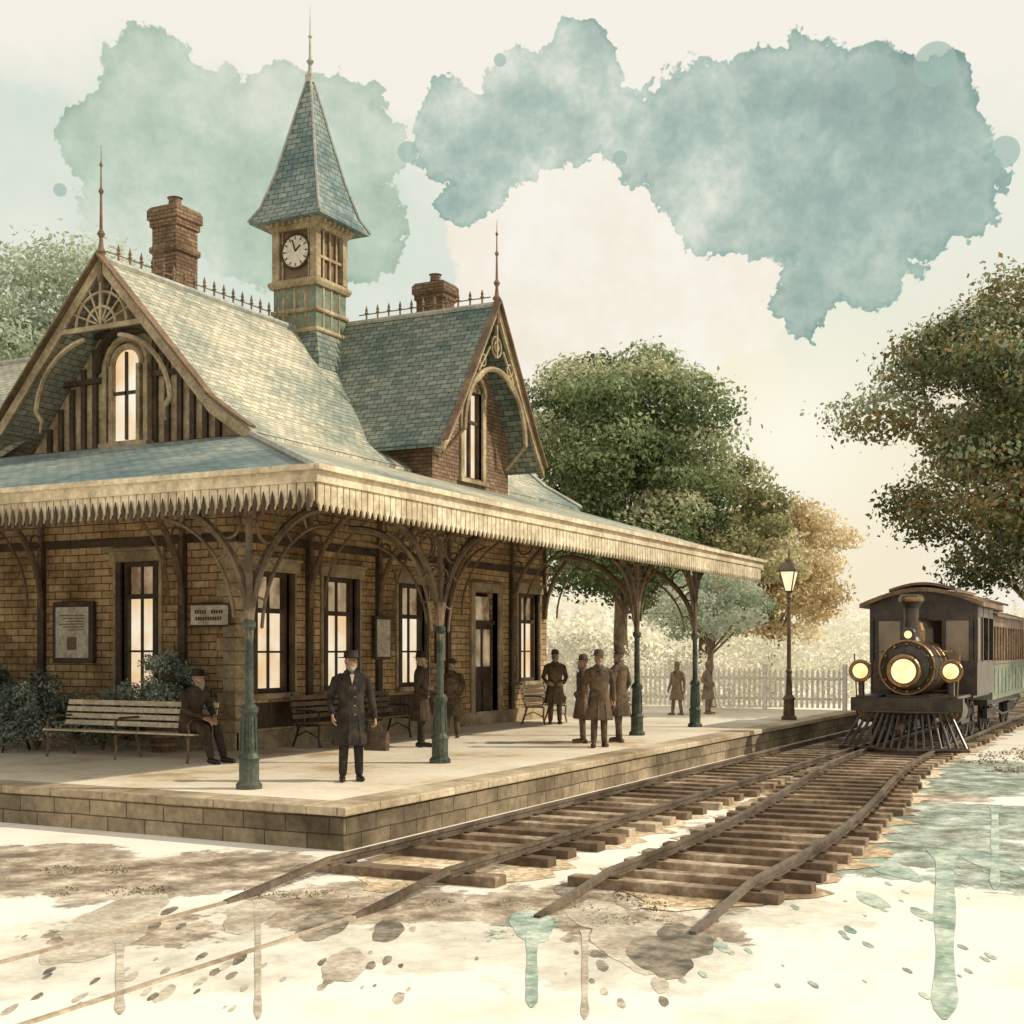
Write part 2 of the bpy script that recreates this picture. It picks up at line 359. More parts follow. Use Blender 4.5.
opsF=[(c-w/2,c+w/2,1.0,3.25) for c,w in WF]+[(27.2,28.4,.04,3.2)]
wallgrid(SB,Mf,18.4,31.2,0,5.6,opsF)
for c,w in WF: window(Mf,c,w,1.0,3.25)
mbox(PD,Mf,27.3,28.3,.18,.2,2.5,3.1); mbox(DB,Mf,27.28,28.32,.14,.2,.04,2.42); mbox(FB,Mf,27.2,28.4,.06,.2,2.42,2.52)
for x in(27.36,27.84):
    mbox(FB,Mf,x,x+.4,.10,.14,.2,1.05); mbox(PD,Mf,x+.06,x+.34,.10,.14,1.4,2.3)
mbox(CB,Mf,27.0,27.2,-.05,.15,0,3.2); mbox(CB,Mf,28.4,28.6,-.05,.15,0,3.2); mbox(CB,Mf,26.95,28.65,-.1,.1,3.2,3.42)
WL=[(17.3,.8),(22.6,.9),(25,.9)]
opsL=[(c-w/2,c+w/2,.75,3.45) for c,w in WL]
wallgrid(SB,Ml,15.28,27,0,5.55,opsL)
for c,w in WL: window(Ml,c,w,.75,3.45,tr=.76)
mbox(SB,lambda a,d,z:(31.2-.28+d,a,z),15.28,20.4,0,.28,0,5.6)
SB.box(18.7,31.2,20.4,20.7,0,5.6)
mbox(CB,Mf,18.3,31.3,-.07,0,.0,.32); mbox(CB,Ml,14.93,27,-.07,0,.0,.32)
mbox(FB,Mf,18.34,31.25,-.05,0,3.75,3.9); mbox(FB,Ml,14.95,27,-.05,0,3.75,3.9)
for k in range(14):
    w=.42 if k%2 else .28
    mbox(CB,Mf,18.36,18.4+w,-.028,0,.32+k*.245,.32+k*.245+.225); mbox(CB,Ml,15.0,15.0+(.7-w),-.028,0,.32+k*.245,.32+k*.245+.225)
for a in(20.55,23.0,25.9,29.1): mbox(DB,Mf,a-.08,a+.08,-.08,0,.32,3.9)
for a in(16.2,19.75,21.4): mbox(DB,Ml,a-.08,a+.08,-.08,0,.32,3.9)
for a0,a1 in((18.85,20.4),(20.75,22.8),(23.2,25.7)):
    mbox(FB,Mf,a0,a1,-.03,0,.36,.82)
    x=a0+.1
    while x<a1-.2: mbox(DB,Mf,x,x+.03,-.04,-.03,.38,.8); x+=.18
SB.obj('walls',M['stone'],st)
FB.obj('window_frames',M['dark'],st,bevel=.006); CB.obj('stone_dressings',M['creamd'],st,bevel=.01); DB.obj('timber_details',M['dark'],st)
EV,EU=9.3,12.9; EH=4.0; IH=5.55
rf=B()
rf.prism([(EU,EV,EH),(31.6,EV,EH),(31.6,14.4,IH),(18,14.4,IH)],(0,0,-.09))
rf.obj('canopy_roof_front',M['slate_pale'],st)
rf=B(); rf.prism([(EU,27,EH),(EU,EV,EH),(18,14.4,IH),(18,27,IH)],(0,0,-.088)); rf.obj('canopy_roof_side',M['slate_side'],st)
rf=B()
rf.prism([(EU+.1,EV+.1,EH-.10),(31.5,EV+.1,EH-.10),(31.5,15,IH-.06+.02),(18.4,15,IH-.06+.02)],(0,0,-.03))
rf.prism([(EU+.1,27,EH-.10),(EU+.1,EV+.1,EH-.10),(18.4,15,IH-.04),(18.4,27,IH-.04)],(0,0,-.03))
sl=(IH-EH)/5.1
for u in np.arange(13.6,31.5,.62):
    v0=EV+.12
    vend=min(15,EV+(u-EU)) if u<18.5 else 15
    if vend-v0>.2: rf.beam((u,v0,EH-.2),(u,vend,EH-.2+sl*(vend-v0)),.07,.12)
for v in np.arange(9.9,26,.62):
    uend=min(18.4,EU+(v-EV))
    if uend-EU>.3: rf.beam((EU+.12,v,EH-.2),(uend,v,EH-.2+sl*(uend-EU-.12)),.07,.12)
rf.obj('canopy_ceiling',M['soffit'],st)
mr=B()
def roofstrip(a,c,d,e,t=.12): mr.prism([a,c,d,e],(0,0,-t))
RV,RH=17.6,8.95
roofstrip((17.85,14.25,5.58),(31.7,14.25,5.58),(31.2,15.05,6.12),(17.85,15.05,6.12))
roofstrip((17.85,15.05,6.12),(31.2,15.05,6.12),(28.7,RV,RH),(17.85,RV,RH))
roofstrip((17.85,20.95,5.58),(31.7,20.95,5.58),(31.2,20.15,6.12),(17.85,20.15,6.12))
roofstrip((17.85,20.15,6.12),(31.2,20.15,6.12),(28.7,RV,RH),(17.85,RV,RH))
roofstrip((31.7,14.25,5.58),(31.7,20.95,5.58),(31.2,20.15,6.12),(31.2,15.05,6.12))
mr.prism([(31.2,15.05,6.12),(31.2,20.15,6.12),(28.7,RV,RH)],(0,0,-.12))
mr.prism([(17.9,20.5,5.6),(17.9,28,5.6),(21.2,28,8.35),(21.2,19,8.35)],(0,0,-.12))
mr.prism([(24.5,20.5,5.6),(24.5,28,5.6),(21.2,28,8.35),(21.2,19,8.35)],(0,0,-.12))
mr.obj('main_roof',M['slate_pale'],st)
DU,DH,DF=24.85,9.25,13.2
dr=B(); 
for sg in(-1,1):
    dr.prism([(DU+sg*2.25,DF,6.0),(DU+sg*1.75,DF,6.62),(DU+sg*1.75,17.6,6.62),(DU+sg*2.25,17.6,6.0)],(0,0,-.1))
    dr.prism([(DU+sg*1.75,DF,6.62),(DU,DF,DH),(DU,17.7,DH),(DU+sg*1.75,17.7,6.62)],(0,0,-.1))
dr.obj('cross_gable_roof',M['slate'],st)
dw=B(); Md=lambda a,d,z:(a,13.75+d,z)
wallgrid(dw,Md,DU-1.7,DU+1.7,4.9,6.55,[(DU-.42,DU+.42,5.55,6.55)],.22)
dw.prism([(DU-1.68,13.75,6.55),(DU-.42,13.75,6.55),(DU-.42,13.75,8.45),],(0,.2,0)); dw.prism([(DU+1.68,13.75,6.55),(DU+.42,13.75,6.55),(DU+.42,13.75,8.45)],(0,.2,0))
dw.prism([(DU-.42,13.75,7.45),(DU+.42,13.75,7.45),(DU+.42,13.75,8.45),(DU,13.75,9.05),(DU-.42,13.75,8.45)],(0,.2,0))
dw.box(DU-1.7,DU-1.5,13.97,17,4.9,6.55); dw.box(DU+1.5,DU+1.7,13.97,17,4.9,6.55)
dw.obj('cross_gable_wall',M['brick'],st)
fb=B(); pb=B(); cb=B()
def mb(bb,x0,x1,y0,y1,z0,z1): bb.box(x0,x1,y0,y1,z0,z1)
mb(pb,DU-.38,DU+.38,13.9,13.92,5.6,7.42)
for x in(DU-.42,DU-.03,DU+.36): mb(fb,x,x+.06,13.8,13.88,5.55,7.45)
mb(fb,DU-.36,DU+.36,13.81,13.87,6.75,6.82)
mb(cb,DU-.56,DU-.42,13.70,13.8,5.5,7.45); mb(cb,DU+.42,DU+.56,13.70,13.8,5.5,7.45); mb(cb,DU-.62,DU+.62,13.66,13.8,5.42,5.5)
def arc(bb,c,r,a0,a1,ax1,ax2,rad,n=14,ry=None,m=0,nn=6):
    ry=ry or r; c=Vector(c);ax1=Vector(ax1);ax2=Vector(ax2)
    bb.chain([c+ax1*r*math.cos(a0+(a1-a0)*i/n)+ax2*ry*math.sin(a0+(a1-a0)*i/n) for i in range(n+1)],rad,nn,m)
Z=(0,0,1); X=(1,0,0); Y=(0,1,0)
arc(cb,(DU,13.7,7.4),.5,0,math.pi,X,Z,.06,ry=.42)
gw=B()
gw.prism([(18.55,14.9,5.5),(18.55,20.3,5.5),(18.55,17.6,8.75)],(.2,0,0)); 
gw.obj('gable_wall',M['creamd'],st)
tb=B()
for v in np.arange(15.2,20.1,.3):
    top=5.5+(2.7-abs(v-17.6))*1.2
    if abs(v-17.6)>.5 and top>6.0: tb.box(18.49,18.549,v-.055,v+.055,5.62,top-.1)
tb.box(18.48,18.55,15.1,20.1,5.5,5.66); tb.box(18.47,18.548,15.9,17.1,6.9,7.0); tb.box(18.47,18.548,18.1,19.3,6.9,7.0)
tb.box(18.47,18.548,16.7,18.5,7.75,7.85)
arc(tb,(18.5,17.6,7.15),.85,0,math.pi,Y,Z,.09,ry=.75)
tb.obj('gable_timbering',M['dark'],st)
mb(pb,18.44,18.46,17.3,17.9,5.75,7.15)
pb.lathe((18.45,17.6,7.15),[(.3,-.012),(.3,.012)],20,axis='x')
mb(fb,18.38,18.44,17.58,17.62,5.75,7.4); mb(fb,18.38,18.44,17.3,17.9,6.6,6.66); 
for v in(17.22,17.9): mb(cb,18.34,18.5,v,v+.09,5.66,7.15)
for v in(17.05,18.07): mb(cb,18.36,18.5,v,v+.1,5.66,7.15)
mb(cb,18.28,18.52,17.0,18.2,5.6,5.69)
arc(cb,(18.42,17.6,7.15),.36,0,math.pi,Y,Z,.055); arc(cb,(18.42,17.6,7.15),.52,0,math.pi,Y,Z,.06)
pb.obj('gable_window_glass',M['pane'],st); PB.obj('window_glass',M['pane'],st); PD.obj('door_and_transom_glass',M['pane_dim'],st)
fb.obj('gable_window_frames',M['dark'],st)
def barge(bb,apex,f1,brk1,dirv,depth=.26,th=.07):
    a=Vector(apex); dv=Vector(dirv)*th
    for k in(0,1):
        foot=Vector(f1[k]); br=Vector(brk1[k])
        dn=Vector((0,0,-depth))
        bb.prism([a,br,br+dn,a+dn],dv); bb.prism([br,foot,foot+dn*.8,br+dn],dv)
barge(cb,(17.80,17.6,RH+.06),((17.80,14.15,5.56),(17.80,21.05,5.56)),((17.80,15.05,6.2),(17.80,20.15,6.2)),(-1,0,0))
barge(cb,(DU,DF-.02,DH+.06),((DU-2.3,DF-.02,5.98),(DU+2.3,DF-.02,5.98)),((DU-1.78,DF-.02,6.68),(DU+1.78,DF-.02,6.68)),(0,-1,0),.24)
fx=17.76
cb.beam((fx,17.6,RH-.2),(fx,17.6,7.7),.06,.06)
cb.beam((fx,16.55,7.72),(fx,18.65,7.72),.07,.09)
for r in(.35,.62): arc(cb,(fx,17.6,7.75),r,0,math.pi,Y,Z,.028)
for a in range(1,8):
    an=math.pi*a/8; cb.beam((fx,17.6+.1*math.cos(an),7.75+.1*math.sin(an)),(fx,17.6+.85*math.cos(an),7.75+.85*math.sin(an)*min(1,.98)),.03,.03)
for sg in(-1,1):
    arc(cb,(fx,17.6+sg*.2,6.2),1.45,math.radians(5),math.radians(80),(0,sg,0),Z,.05,ry=1.35)
    cb.chain([(fx,17.6+sg*1.65,6.3),(fx,17.6+sg*1.5,6.1),(fx,17.6+sg*1.55,5.9)],[.05,.04,.02],6)
fy=DF-.05
cb.beam((DU,fy,DH-.2),(DU,fy,8.1),.06,.06)
for r in(.22,.1): arc(cb,(DU,fy,8.35),r,0,2*math.pi,X,Z,.025)
for sg in(-1,1):
    arc(cb,(DU,fy,6.4),1.4,math.radians(0),math.radians(90),(sg,0,0),Z,.06,ry=1.45)
    cb.beam((DU+sg*.8,fy,7.7),(DU+sg*.3,fy,8.3),.04,.04); cb.beam((DU+sg*1.1,fy,7.3),(DU+sg*.3,fy,7.85),.04,.04)
    arc(cb,(DU+sg*.62,fy,7.95),.13,0,2*math.pi,X,Z,.02)
    cb.chain([(DU+sg*1.4,fy,6.4),(DU+sg*1.42,fy+.3,6.1),(DU+sg*1.42,fy+.5,5.9)],.04,6)
cb.obj('bargeboards',M['creamd'],st)
tb=B(); 
tb.beam((17.72,17.6,RH+.1),(17.72,15.0,6.24),.2,.04); tb.beam((17.72,15.03,6.25),(17.72,14.1,5.62),.2,.04)
tb.beam((17.72,17.6,RH+.1),(17.72,20.2,6.24),.2,.04); tb.beam((17.72,20.17,6.25),(17.72,21.1,5.62),.2,.04)
for sg in(-1,1):
    tb.beam((DU,DF-.1,DH+.1),(DU+sg*1.8,DF-.1,6.7),.16,.04,up=(sg,0,1)); tb.beam((DU+sg*1.78,DF-.1,6.72),(DU+sg*2.32,DF-.1,6.02),.16,.04)
tb.obj('verge_trim',M['brown'],st)
# fascia + valance
fa=B()
fa.box(EU-.07,31.67,EV-.07,EV+.02,EH-.17,EH+.03); fa.box(EU-.07,EU+.02,EV+.02,27,EH-.17,EH+.03)
fa.beam((31.64,EV,EH-.06),(31.64,14.9,IH+.02),.07,.2)
fa.box(EU-.12,31.7,EV-.14,EV-.07,EH-.03,EH+.04); fa.box(EU-.14,EU-.07,EV-.07,27,EH-.03,EH+.04)
def tooth(bb,Mt,a,w,h,z):
    pts=[(a,z),(a+w,z),(a+w,z-h*.72),(a+w*.75,z-h*.8),(a+w*.5,z-h),(a+w*.25,z-h*.8),(a,z-h*.72)]
    bb.prism([Mt(x,0,y) for x,y in pts],Vector(Mt(0,.03,0))-Vector(Mt(0,0,0)))
a=EU
while a<31.5: tooth(fa,lambda x,d,z:(x,EV-.04+d,z),a,.115,.34,EH-.172); a+=.135
a=EV
while a<26.9: tooth(fa,lambda x,d,z:(EU-.04+d,x,z),a,.115,.30,EH-.172); a+=.135
fa.obj('fascia_and_valance',M['cream'],st)
vb=B(); a=EV+.06
while a<26.9:
    vb.prism([(EU-.06,a-.022,EH-.52),(EU-.06,a+.022,EH-.52),(EU-.06,a+.03,EH-.38),(EU-.06,a,EH-.25),(EU-.06,a-.03,EH-.38)],(-.015,0,0)); a+=.135
vb.obj('valance_spears',M['dark'],st)
lb=B()
lb.chain([(EU,EV,EH+.03),(18.0,14.4,IH+.03)],.06,6)
lb.chain([(31.7,14.25,5.62),(31.2,15.05,6.16),(28.7,RV,RH+.03)],.06,6); lb.chain([(17.85,RV,RH+.03),(28.7,RV,RH+.03)],.07,6)
lb.chain([(DU,DF,DH+.03),(DU,17.6,DH+.03)],.06,6); lb.chain([(21.2,19,8.38),(21.2,28,8.38)],.06,6)
lb.obj('ridge_tiles',M['lead'],st)
cr=B()
def spike(p,h):
    cr.lathe(p,[(.02,0),(.02,h*.35),(.05,h*.45),(.02,h*.55),(.035,h*.65),(.003,h)],6)
for u in np.arange(18.2,23.4,.3): spike((u,RV,RH+.08),.34)
for v in np.arange(13.5,16.6,.3): spike((DU,v,DH+.08),.32)
cr.chain([(17.9,RV,RH+.2),(23.4,RV,RH+.2)],.014,5); cr.chain([(DU,13.3,DH+.2),(DU,16.7,DH+.2)],.014,5)
def finial(p,h):
    cr.lathe(p,[(.07,-.5),(.07,.0),(.10,.05),(.05,.12),(.03,.3),(.075,.38),(.03,.46),(.02,h*.55),(.05,h*.58),(.015,h*.62),(.012,h*.8),(.035,h*.82),(.008,h*.86),(.003,h)],8)
finial((17.76,RV,RH+.1),2.0); finial((DU,DF-.06,DH+.1),1.75)
cr.obj('ridge_cresting',M['brown'],st)
# tower
TU,TV=24.2,17.6
def sq(bb,prof,m=0): bb.lathe((TU,TV,0),[(r*math.sqrt(2),z) for r,z in prof],4,m,math.pi/4)
t=B(); sq(t,[(.95,7.6),(.82,8.3),(.66,8.75),(.60,8.95)]); t.obj('clock_tower_skirt',M['slate'],st)
t=B(); sq(t,[(.58,8.9),(.58,9.95)]); t.obj('clock_tower_base',M['greenp'],st)
t=B(); sq(t,[(.64,9.9),(.68,9.98),(.68,10.04),(.6,10.1)]); sq(t,[(.62,9.32),(.64,9.36),(.62,9.42)]); sq(t,[(.66,8.86),(.68,8.9),(.66,8.96)])
for sx_ in(-1,1):
    for sy_ in(-1,1): t.box(TU+sx_*.52-.09,TU+sx_*.52+.09,TV+sy_*.52-.09,TV+sy_*.52+.09,10.1,11.35)
sq(t,[(.62,11.18),(.7,11.3),(.78,11.38)])
for k in(-.3,0,.3):
    t.box(TU-.6,TU-.56,TV+k-.03,TV+k+.03,8.96,9.9); t.box(TU+k-.03,TU+k+.03,TV-.6,TV-.56,8.96,9.9)
for k in(-.36,.36): t.box(TU-.56,TU-.52,TV+k-.02,TV+k+.02,10.1,11.2)
for k in(-.25,0,.25): t.box(TU+k-.025,TU+k+.025,TV-.56,TV-.52,10.1,11.2)
t.box(TU-.43,TU+.43,TV-.57,TV-.52,10.55,10.62)
for i in range(7):
    q=TV-.5+i*1/6; t.box(TU-.8,TU-.62,q-.03,q+.03,11.26,11.36); q=TU-.5+i*1/6; t.box(q-.03,q+.03,TV-.8,TV-.62,11.26,11.36)
t.obj('clock_tower_trim',M['creamd'],st,bevel=.01)
t=B(); sq(t,[(.5,10.05),(.5,11.3)]); t.obj('clock_stage',M['brown'],st)
t=B(); sq(t,[(.97,11.34),(.97,11.38),(.78,11.72),(.55,12.5),(.31,13.55),(.05,14.75),(.03,14.8)]); t.obj('spire',M['slate_side'],st)
t=B()
for k in range(4):
    sa,sb=[(-1,-1),(-1,1),(1,-1),(1,1)][k]
    t.chain([(TU+sa*r,TV+sb*r,z) for r,z in[(.98,11.4),(.79,11.74),(.56,12.52),(.32,13.57),(.05,14.77)]],.03,5)
t.lathe((TU,TV,0),[(.1,14.7),(.12,14.85),(.05,14.95),(.04,15.1),(.09,15.18),(.03,15.26),(.025,15.7),(.055,15.75),(.015,15.8),(.003,16.45)],8)
t.obj('spire_finial',M['lead'],st)
t=B(); t2=B()
cz=10.72
t.lathe((TU-.53,TV,cz),[(.37,-.02),(.37,.02)],28,axis='x')
t.obj('clock_face',M['white'],st)
arc(t2,(TU-.555,TV,cz),.38,0,2*math.pi,Y,Z,.03,28)
for k in range(12):
    a=math.pi*k/6; t2.beam((TU-.556,TV+.26*math.sin(a),cz+.26*math.cos(a)),(TU-.556,TV+.33*math.sin(a),cz+.33*math.cos(a)),.012,.025)
t2.beam((TU-.565,TV,cz),(TU-.565,TV-.13,cz+.12),.02,.03); t2.beam((TU-.57,TV,cz),(TU-.57,TV+.08,cz+.26),.02,.022)
t2.obj('clock_rim_and_hands',M['dark'],st)
def chimney(u,v,h0,h1,w,l):
    c=B(); prof=[(1,h0),(1,h1-1.0),(1.14,h1-.96),(1.14,h1-.86),(1.0,h1-.82),(1.0,h1-.45),(1.12,h1-.42),(1.12,h1-.3),(1.24,h1-.28),(1.24,h1-.08),(1.08,h1)]
    for i in range(len(prof)-1):
        s0,z0=prof[i];s1,z1=prof[i+1]
        a=[(u+x*w/2*s0,v+y*l/2*s0,z0) for x,y in((-1,-1),(1,-1),(1,1),(-1,1))]; b2=[(u+x*w/2*s1,v+y*l/2*s1,z1) for x,y in((-1,-1),(1,-1),(1,1),(-1,1))]
        c.add(a+b2,[(0,1,5,4),(1,2,6,5),(2,3,7,6),(3,0,4,7)]+([(4,5,6,7)] if i==len(prof)-2 else []))
    c.lathe((u,v,0),[(.15,h1-.02),(.13,h1+.22),(.17,h1+.25),(.1,h1+.25)],10)
    c.obj('chimney',M['brick'],st)
chimney(21.3,19.0,6.5,11.15,.66,.66); chimney(28.1,16.6,6.5,10.95,.6,.75)
# posts and brackets
def post(bb,bg,u,v,top):
    bg.lathe((u,v,0),[(.17,0),(.17,.06),(.13,.1),(.13,.36),(.15,.4),(.11,.46),(.095,.95),(.12,1.0),(.12,1.05),(.075,1.1)],12)
    bg.lathe((u,v,0),[(.062,1.08),(.055,2.05),(.09,2.1),(.09,2.16),(.052,2.2)],10)
    for k in range(8):
        an=2*math.pi*k/8; bg.beam((u+.112*math.cos(an),v+.112*math.sin(an),.5),(u+.095*math.cos(an),v+.095*math.sin(an),.94),.02,.02)
    bb.lathe((u,v,0),[(.05,2.18),(.047,top-.25),(.08,top-.2),(.06,top-.15),(.12,top-.05),(.13,top)],10)
pb_=B(); pg=B()
PP=[(13.45,10.75)]+[on_v(440,10.5)[:2]]+[on_v(637,10.2)[:2]]+[on_v(695,10.1)[:2]]
ZT=EH-.2
def bracket(bb,u,v,dx,dy,zt,R=1.55):
    d=Vector((dx,dy,0))
    c=Vector((u,v,zt-R))+d*R
    arc(bb,c,R,math.pi,math.pi/2,(dx,dy,0),Z,.06,16,ry=R)
    c2=c
    arc(bb,c2,R*.86,math.pi*.97,math.pi*.56,(dx,dy,0),Z,.026,12,ry=R*.88)
    for f in(.9,.8,.7,.62):
        a=math.pi*f; p=c2+d*R*math.cos(a)+Vector((0,0,R*math.sin(a))); q=c2+d*R*.86*math.cos(a)+Vector((0,0,R*.88*math.sin(a))); bb.beam(p,q,.025,.025)
    k=R/1.55
    arc(bb,Vector((u,v,zt-.30*k))+d*.32*k,.19*k,0,2*math.pi,(dx,dy,0),Z,.022,14)
    arc(bb,Vector((u,v,zt-.12*k))+d*.64*k,.09*k,0,2*math.pi,(dx,dy,0),Z,.018,10)
    arc(bb,Vector((u,v,zt-.68*k))+d*.12*k,.09*k,0,2*math.pi,(dx,dy,0),Z,.018,10)
for i,(u,v) in enumerate(PP):
    post(pb_,pg,u,v,ZT)
    R=[1.85,1.85,1.5,1.2][i]
    if i>0: bracket(pb_,u,v,-1,0,ZT,R)
    bracket(pb_,u,v,1,0,ZT,R if i<3 else .9)
    bracket(pb_,u,v,0,1,ZT,1.7)
for v in(16.7,22.0):
    post(pb_,pg,13.45,v,ZT)
    for d in(-1,1): bracket(pb_,13.45,v,0,d,ZT,1.7)
    bracket(pb_,13.45,v,1,0,ZT,1.6)
pb_.beam((13.4,10.75,ZT+.06),(31.5,10.1,ZT+.06),.12,.14); pb_.beam((13.45,10.83,ZT+.062),(13.45,27,ZT+.062),.12,.14)
pb_.obj('canopy_brackets',M['ironb'],st); pg.obj('canopy_columns',M['green'],st,smooth=False)
wb=B()
def wbr(Mx,a,R=1.45,zt=4.55):
    for rr,w in((R,.06),(R*.84,.028)):
        wb.chain([Mx(a,-.06-R+rr*math.cos(t),zt-R+rr*math.sin(t)) for t in [math.pi/2*i/12 for i in range(13)]],w,6)
    wb.beam(Mx(a,-.06,zt-R),Mx(a,-.06,4.9),.08,.08)
    for rr,cx,czz in((.2,-.4,.36),(.12,-.85,.2),(.12,-.2,.85)):
        wb.chain([Mx(a,cx+rr*math.cos(t),zt-czz+rr*math.sin(t)) for t in [2*math.pi*i/12 for i in range(13)]],.022,5)
for a in(20.55,23.0,25.9,29.1,31.0): wbr(Mf,a,2.1,4.75)
for a in(16.2,19.75,21.4): wbr(Ml,a,2.1,4.75)
wb.obj('wall_brackets',M['brown'],st)
s=B(); mbox(s,Ml,18.35,19.4,-.1,-.0,1.55,2.72); s.obj('notice_board_frame',M['dark'],st,bevel=.01)
s=B(); mbox(s,Ml,18.45,19.3,-.115,-.1,1.65,2.62); s.obj('notice_board_paper',M['paper'],st)
s=B()
for k in range(6): mbox(s,Ml,18.55,19.2-.1*(k%3),-.12,-.115,2.45-k*.055,2.47-k*.055)
mbox(s,Ml,18.75,19.0,-.12,-.115,1.8,2.05); s.obj('notice_print',M['brown'],st)
s=B(); mbox(s,Ml,15.05,15.85,-.22,-.16,2.25,2.6); s.obj('station_name_board',M['paper'],st)
s=B(); 
for a0,a1,z in((15.12,15.42,2.48),(15.5,15.78,2.48),(15.15,15.75,2.36)):
    x=a0
    while x<a1-.04: mbox(s,Ml,x,x+.035,-.226,-.22,z-.03,z+.035); x+=.055
mbox(s,Ml,15.2,15.22,-.16,0,2.3,2.55); mbox(s,Ml,15.65,15.67,-.16,0,2.3,2.55)
mbox(s,Ml,15.03,15.87,-.225,-.155,2.6,2.63); mbox(s,Ml,15.03,15.87,-.225,-.155,2.22,2.25); s.obj('station_name_lettering',M['dark'],st)
s=B(); mbox(s,Mf,22.75,23.35,-.12,-.08,1.6,2.5); mbox(s,Mf,25.35,25.75,-.07,0,1.5,2.3); s.obj('poster_frame',M['dark'],st)
s=B(); mbox(s,Mf,22.8,23.3,-.13,-.12,1.66,2.44); mbox(s,Mf,25.4,25.7,-.08,-.07,1.56,2.24); s.obj('poster',M['paper'],st)
# ------------------------------------------------------------------ benches
def bench(loc,rot,L,mat):
    e=empty('park_bench',loc,rot)
    s=B()
    for k in range(5): s.box(-L/2,L/2,-.24+k*.105,-.165+k*.105,.44-.004*k,.47-.004*k)
    for k in range(4):
        z=.56+k*.115; y=.27+k*.028; s.beam((-L/2,y,z),(L/2,y,z),.025,.085,up=(0,.25,1))
    s.obj('slats',mat,e,bevel=.006)
    g=B()
    for x in np.linspace(-L/2+.12,L/2-.12,3 if L>2 else 2):
        g.chain([(x,-.26,0),(x,-.22,.18),(x,-.24,.4),(x,-.1,.425),(x,.26,.41),(x,.33,.7),(x,.38,.98)],.024,6)
        g.chain([(x,.36,0),(x,.28,.2),(x,.22,.4)],.026,6); g.chain([(x,-.2,.42),(x,-.24,.62),(x,-.15,.68),(x,.3,.68)],.02,6)
        g.chain([(x,-.22,.18),(x,.05,.3),(x,.28,.2)],.014,6)
    g.obj('iron_legs',M['brown'] if mat==M['benchw'] else M['iron'],e)
    return e
bench((16.2,15.5,PL),-math.pi/2,3.3,M['benchw'])
bench((16.4,19.4,PL),-math.pi/2,2.4,M['brown'])
bench((21.2,14.3,PL),0,3.4,M['brown'])
bench((28.9,13.9,PL),0,1.5,M['benchw'])
# ------------------------------------------------------------------ lamp
lu,lv,_=on_v(789,8.95)
lp=empty('street_lamp',(lu,lv,PL))
g=B(); g.lathe((0,0,0),[(.2,0),(.2,.08),(.15,.12),(.14,.5),(.17,.55),(.09,.65),(.065,1.2),(.09,1.25),(.06,1.3),(.045,3.1),(.08,3.14),(.05,3.2),(.05,3.25),(.12,3.32)],12)
g.beam((-.3,0,2.95),(.3,0,2.95),.03,.03)
for k in range(4):
    a=math.pi/4+k*math.pi/2; g.beam((.12*math.cos(a),.12*math.sin(a),3.32),(.27*math.cos(a),.27*math.sin(a),3.82),.025,.025)
g.lathe((0,0,0),[(.33,3.81),(.34,3.86),(.17,4.04),(.12,4.06),(.12,4.12),(.02,4.2),(.035,4.26),(.004,4.42)],4,0,math.pi/4)
g.obj('lamp_post',M['ironb'],lp)
g=B(); g.lathe((0,0,0),[(.11,3.33),(.255,3.805)],4,0,math.pi/4); g.obj('lantern_glass',M['lamp'],lp)
# ------------------------------------------------------------------ fence
fe=empty('picket_fence',(38.4,0,PL)); g=B()
v=8.75
while v<32:
    g.box(-.012,.012,v-.04,v+.04,.08,1.15); g.prism([(-.012,v-.04,1.15),(-.012,v+.04,1.15),(-.012,v,1.25)],(.024,0,0)); v+=.16
g.box(.015,.06,8.7,32,.3,.38); g.box(.015,.06,8.7,32,.9,.98)
for v in np.arange(8.75,32,2.4): g.box(-.07,.05,v-.06,v+.06,0,1.38)
g.obj('pickets_and_rails',M['fence'],fe)
# ------------------------------------------------------------------ TRAIN
U0=28.7; VC=TR(30)
tr=empty('steam_locomotive',(U0,VC,.20)); tr.scale=(1.06,1.06,1.06)
k=B(); br=B(); gl=B(); wh=B()
k.box(.30,.5,-1.12,1.12,.72,1.0)
nb=17
for i in range(nb):
    w=-1+2*i/(nb-1)
    k.beam((.32,w*.85,.74),(-.55+.55*abs(w),w*1.25,-.03),.045,.05)
k.chain([(0,-1.27,-.02),(-.3,-.68,-.02),(-.58,0,-.02),(-.3,.68,-.02),(0,1.27,-.02)],.05,6)
k.chain([(.33,-.9,.7),(.2,0,.7),(.33,.9,.7)],.04,6)
k.beam((-.55,0,.35),(.35,0,.55),.12,.12); 
k.box(.3,2.6,-1.02,-.55,.98,1.04); k.box(.3,2.6,.55,1.02,.98,1.04)
k.box(.5,5.0,-.45,.45,.55,1.05)
for s_ in(-1,1):
    k.lathe((.55,s_*.82,.72),[(.24,0),(.26,.02),(.26,.75),(.24,.77)],16,axis='x')
    br.lathe((.53,s_*.82,.72),[(.2,-.01),(.2,.0)],16,axis='x')
k.lathe((0,0,1.62),[(.52,.48),(.58,.5),(.58,1.25),(.56,1.27),(.56,2.9)],28,axis='x')
for s0 in(1.27,1.9,2.4): br.lathe((s0,0,1.62),[(.57,0),(.58,.02),(.57,.05)],28,axis='x')
k.lathe((.40,0,1.62),[(.3,-.02),(.44,.03),(.50,.09)],28,axis='x')
arc(br,(.44,0,1.62),.55,0,2*math.pi,Y,Z,.025,28)
for i in range(12):
    a=2*math.pi*i/12; br.lathe((.42,.49*math.cos(a),1.62+.49*math.sin(a)),[(.025,-.02),(.025,.05)],6,axis='x')
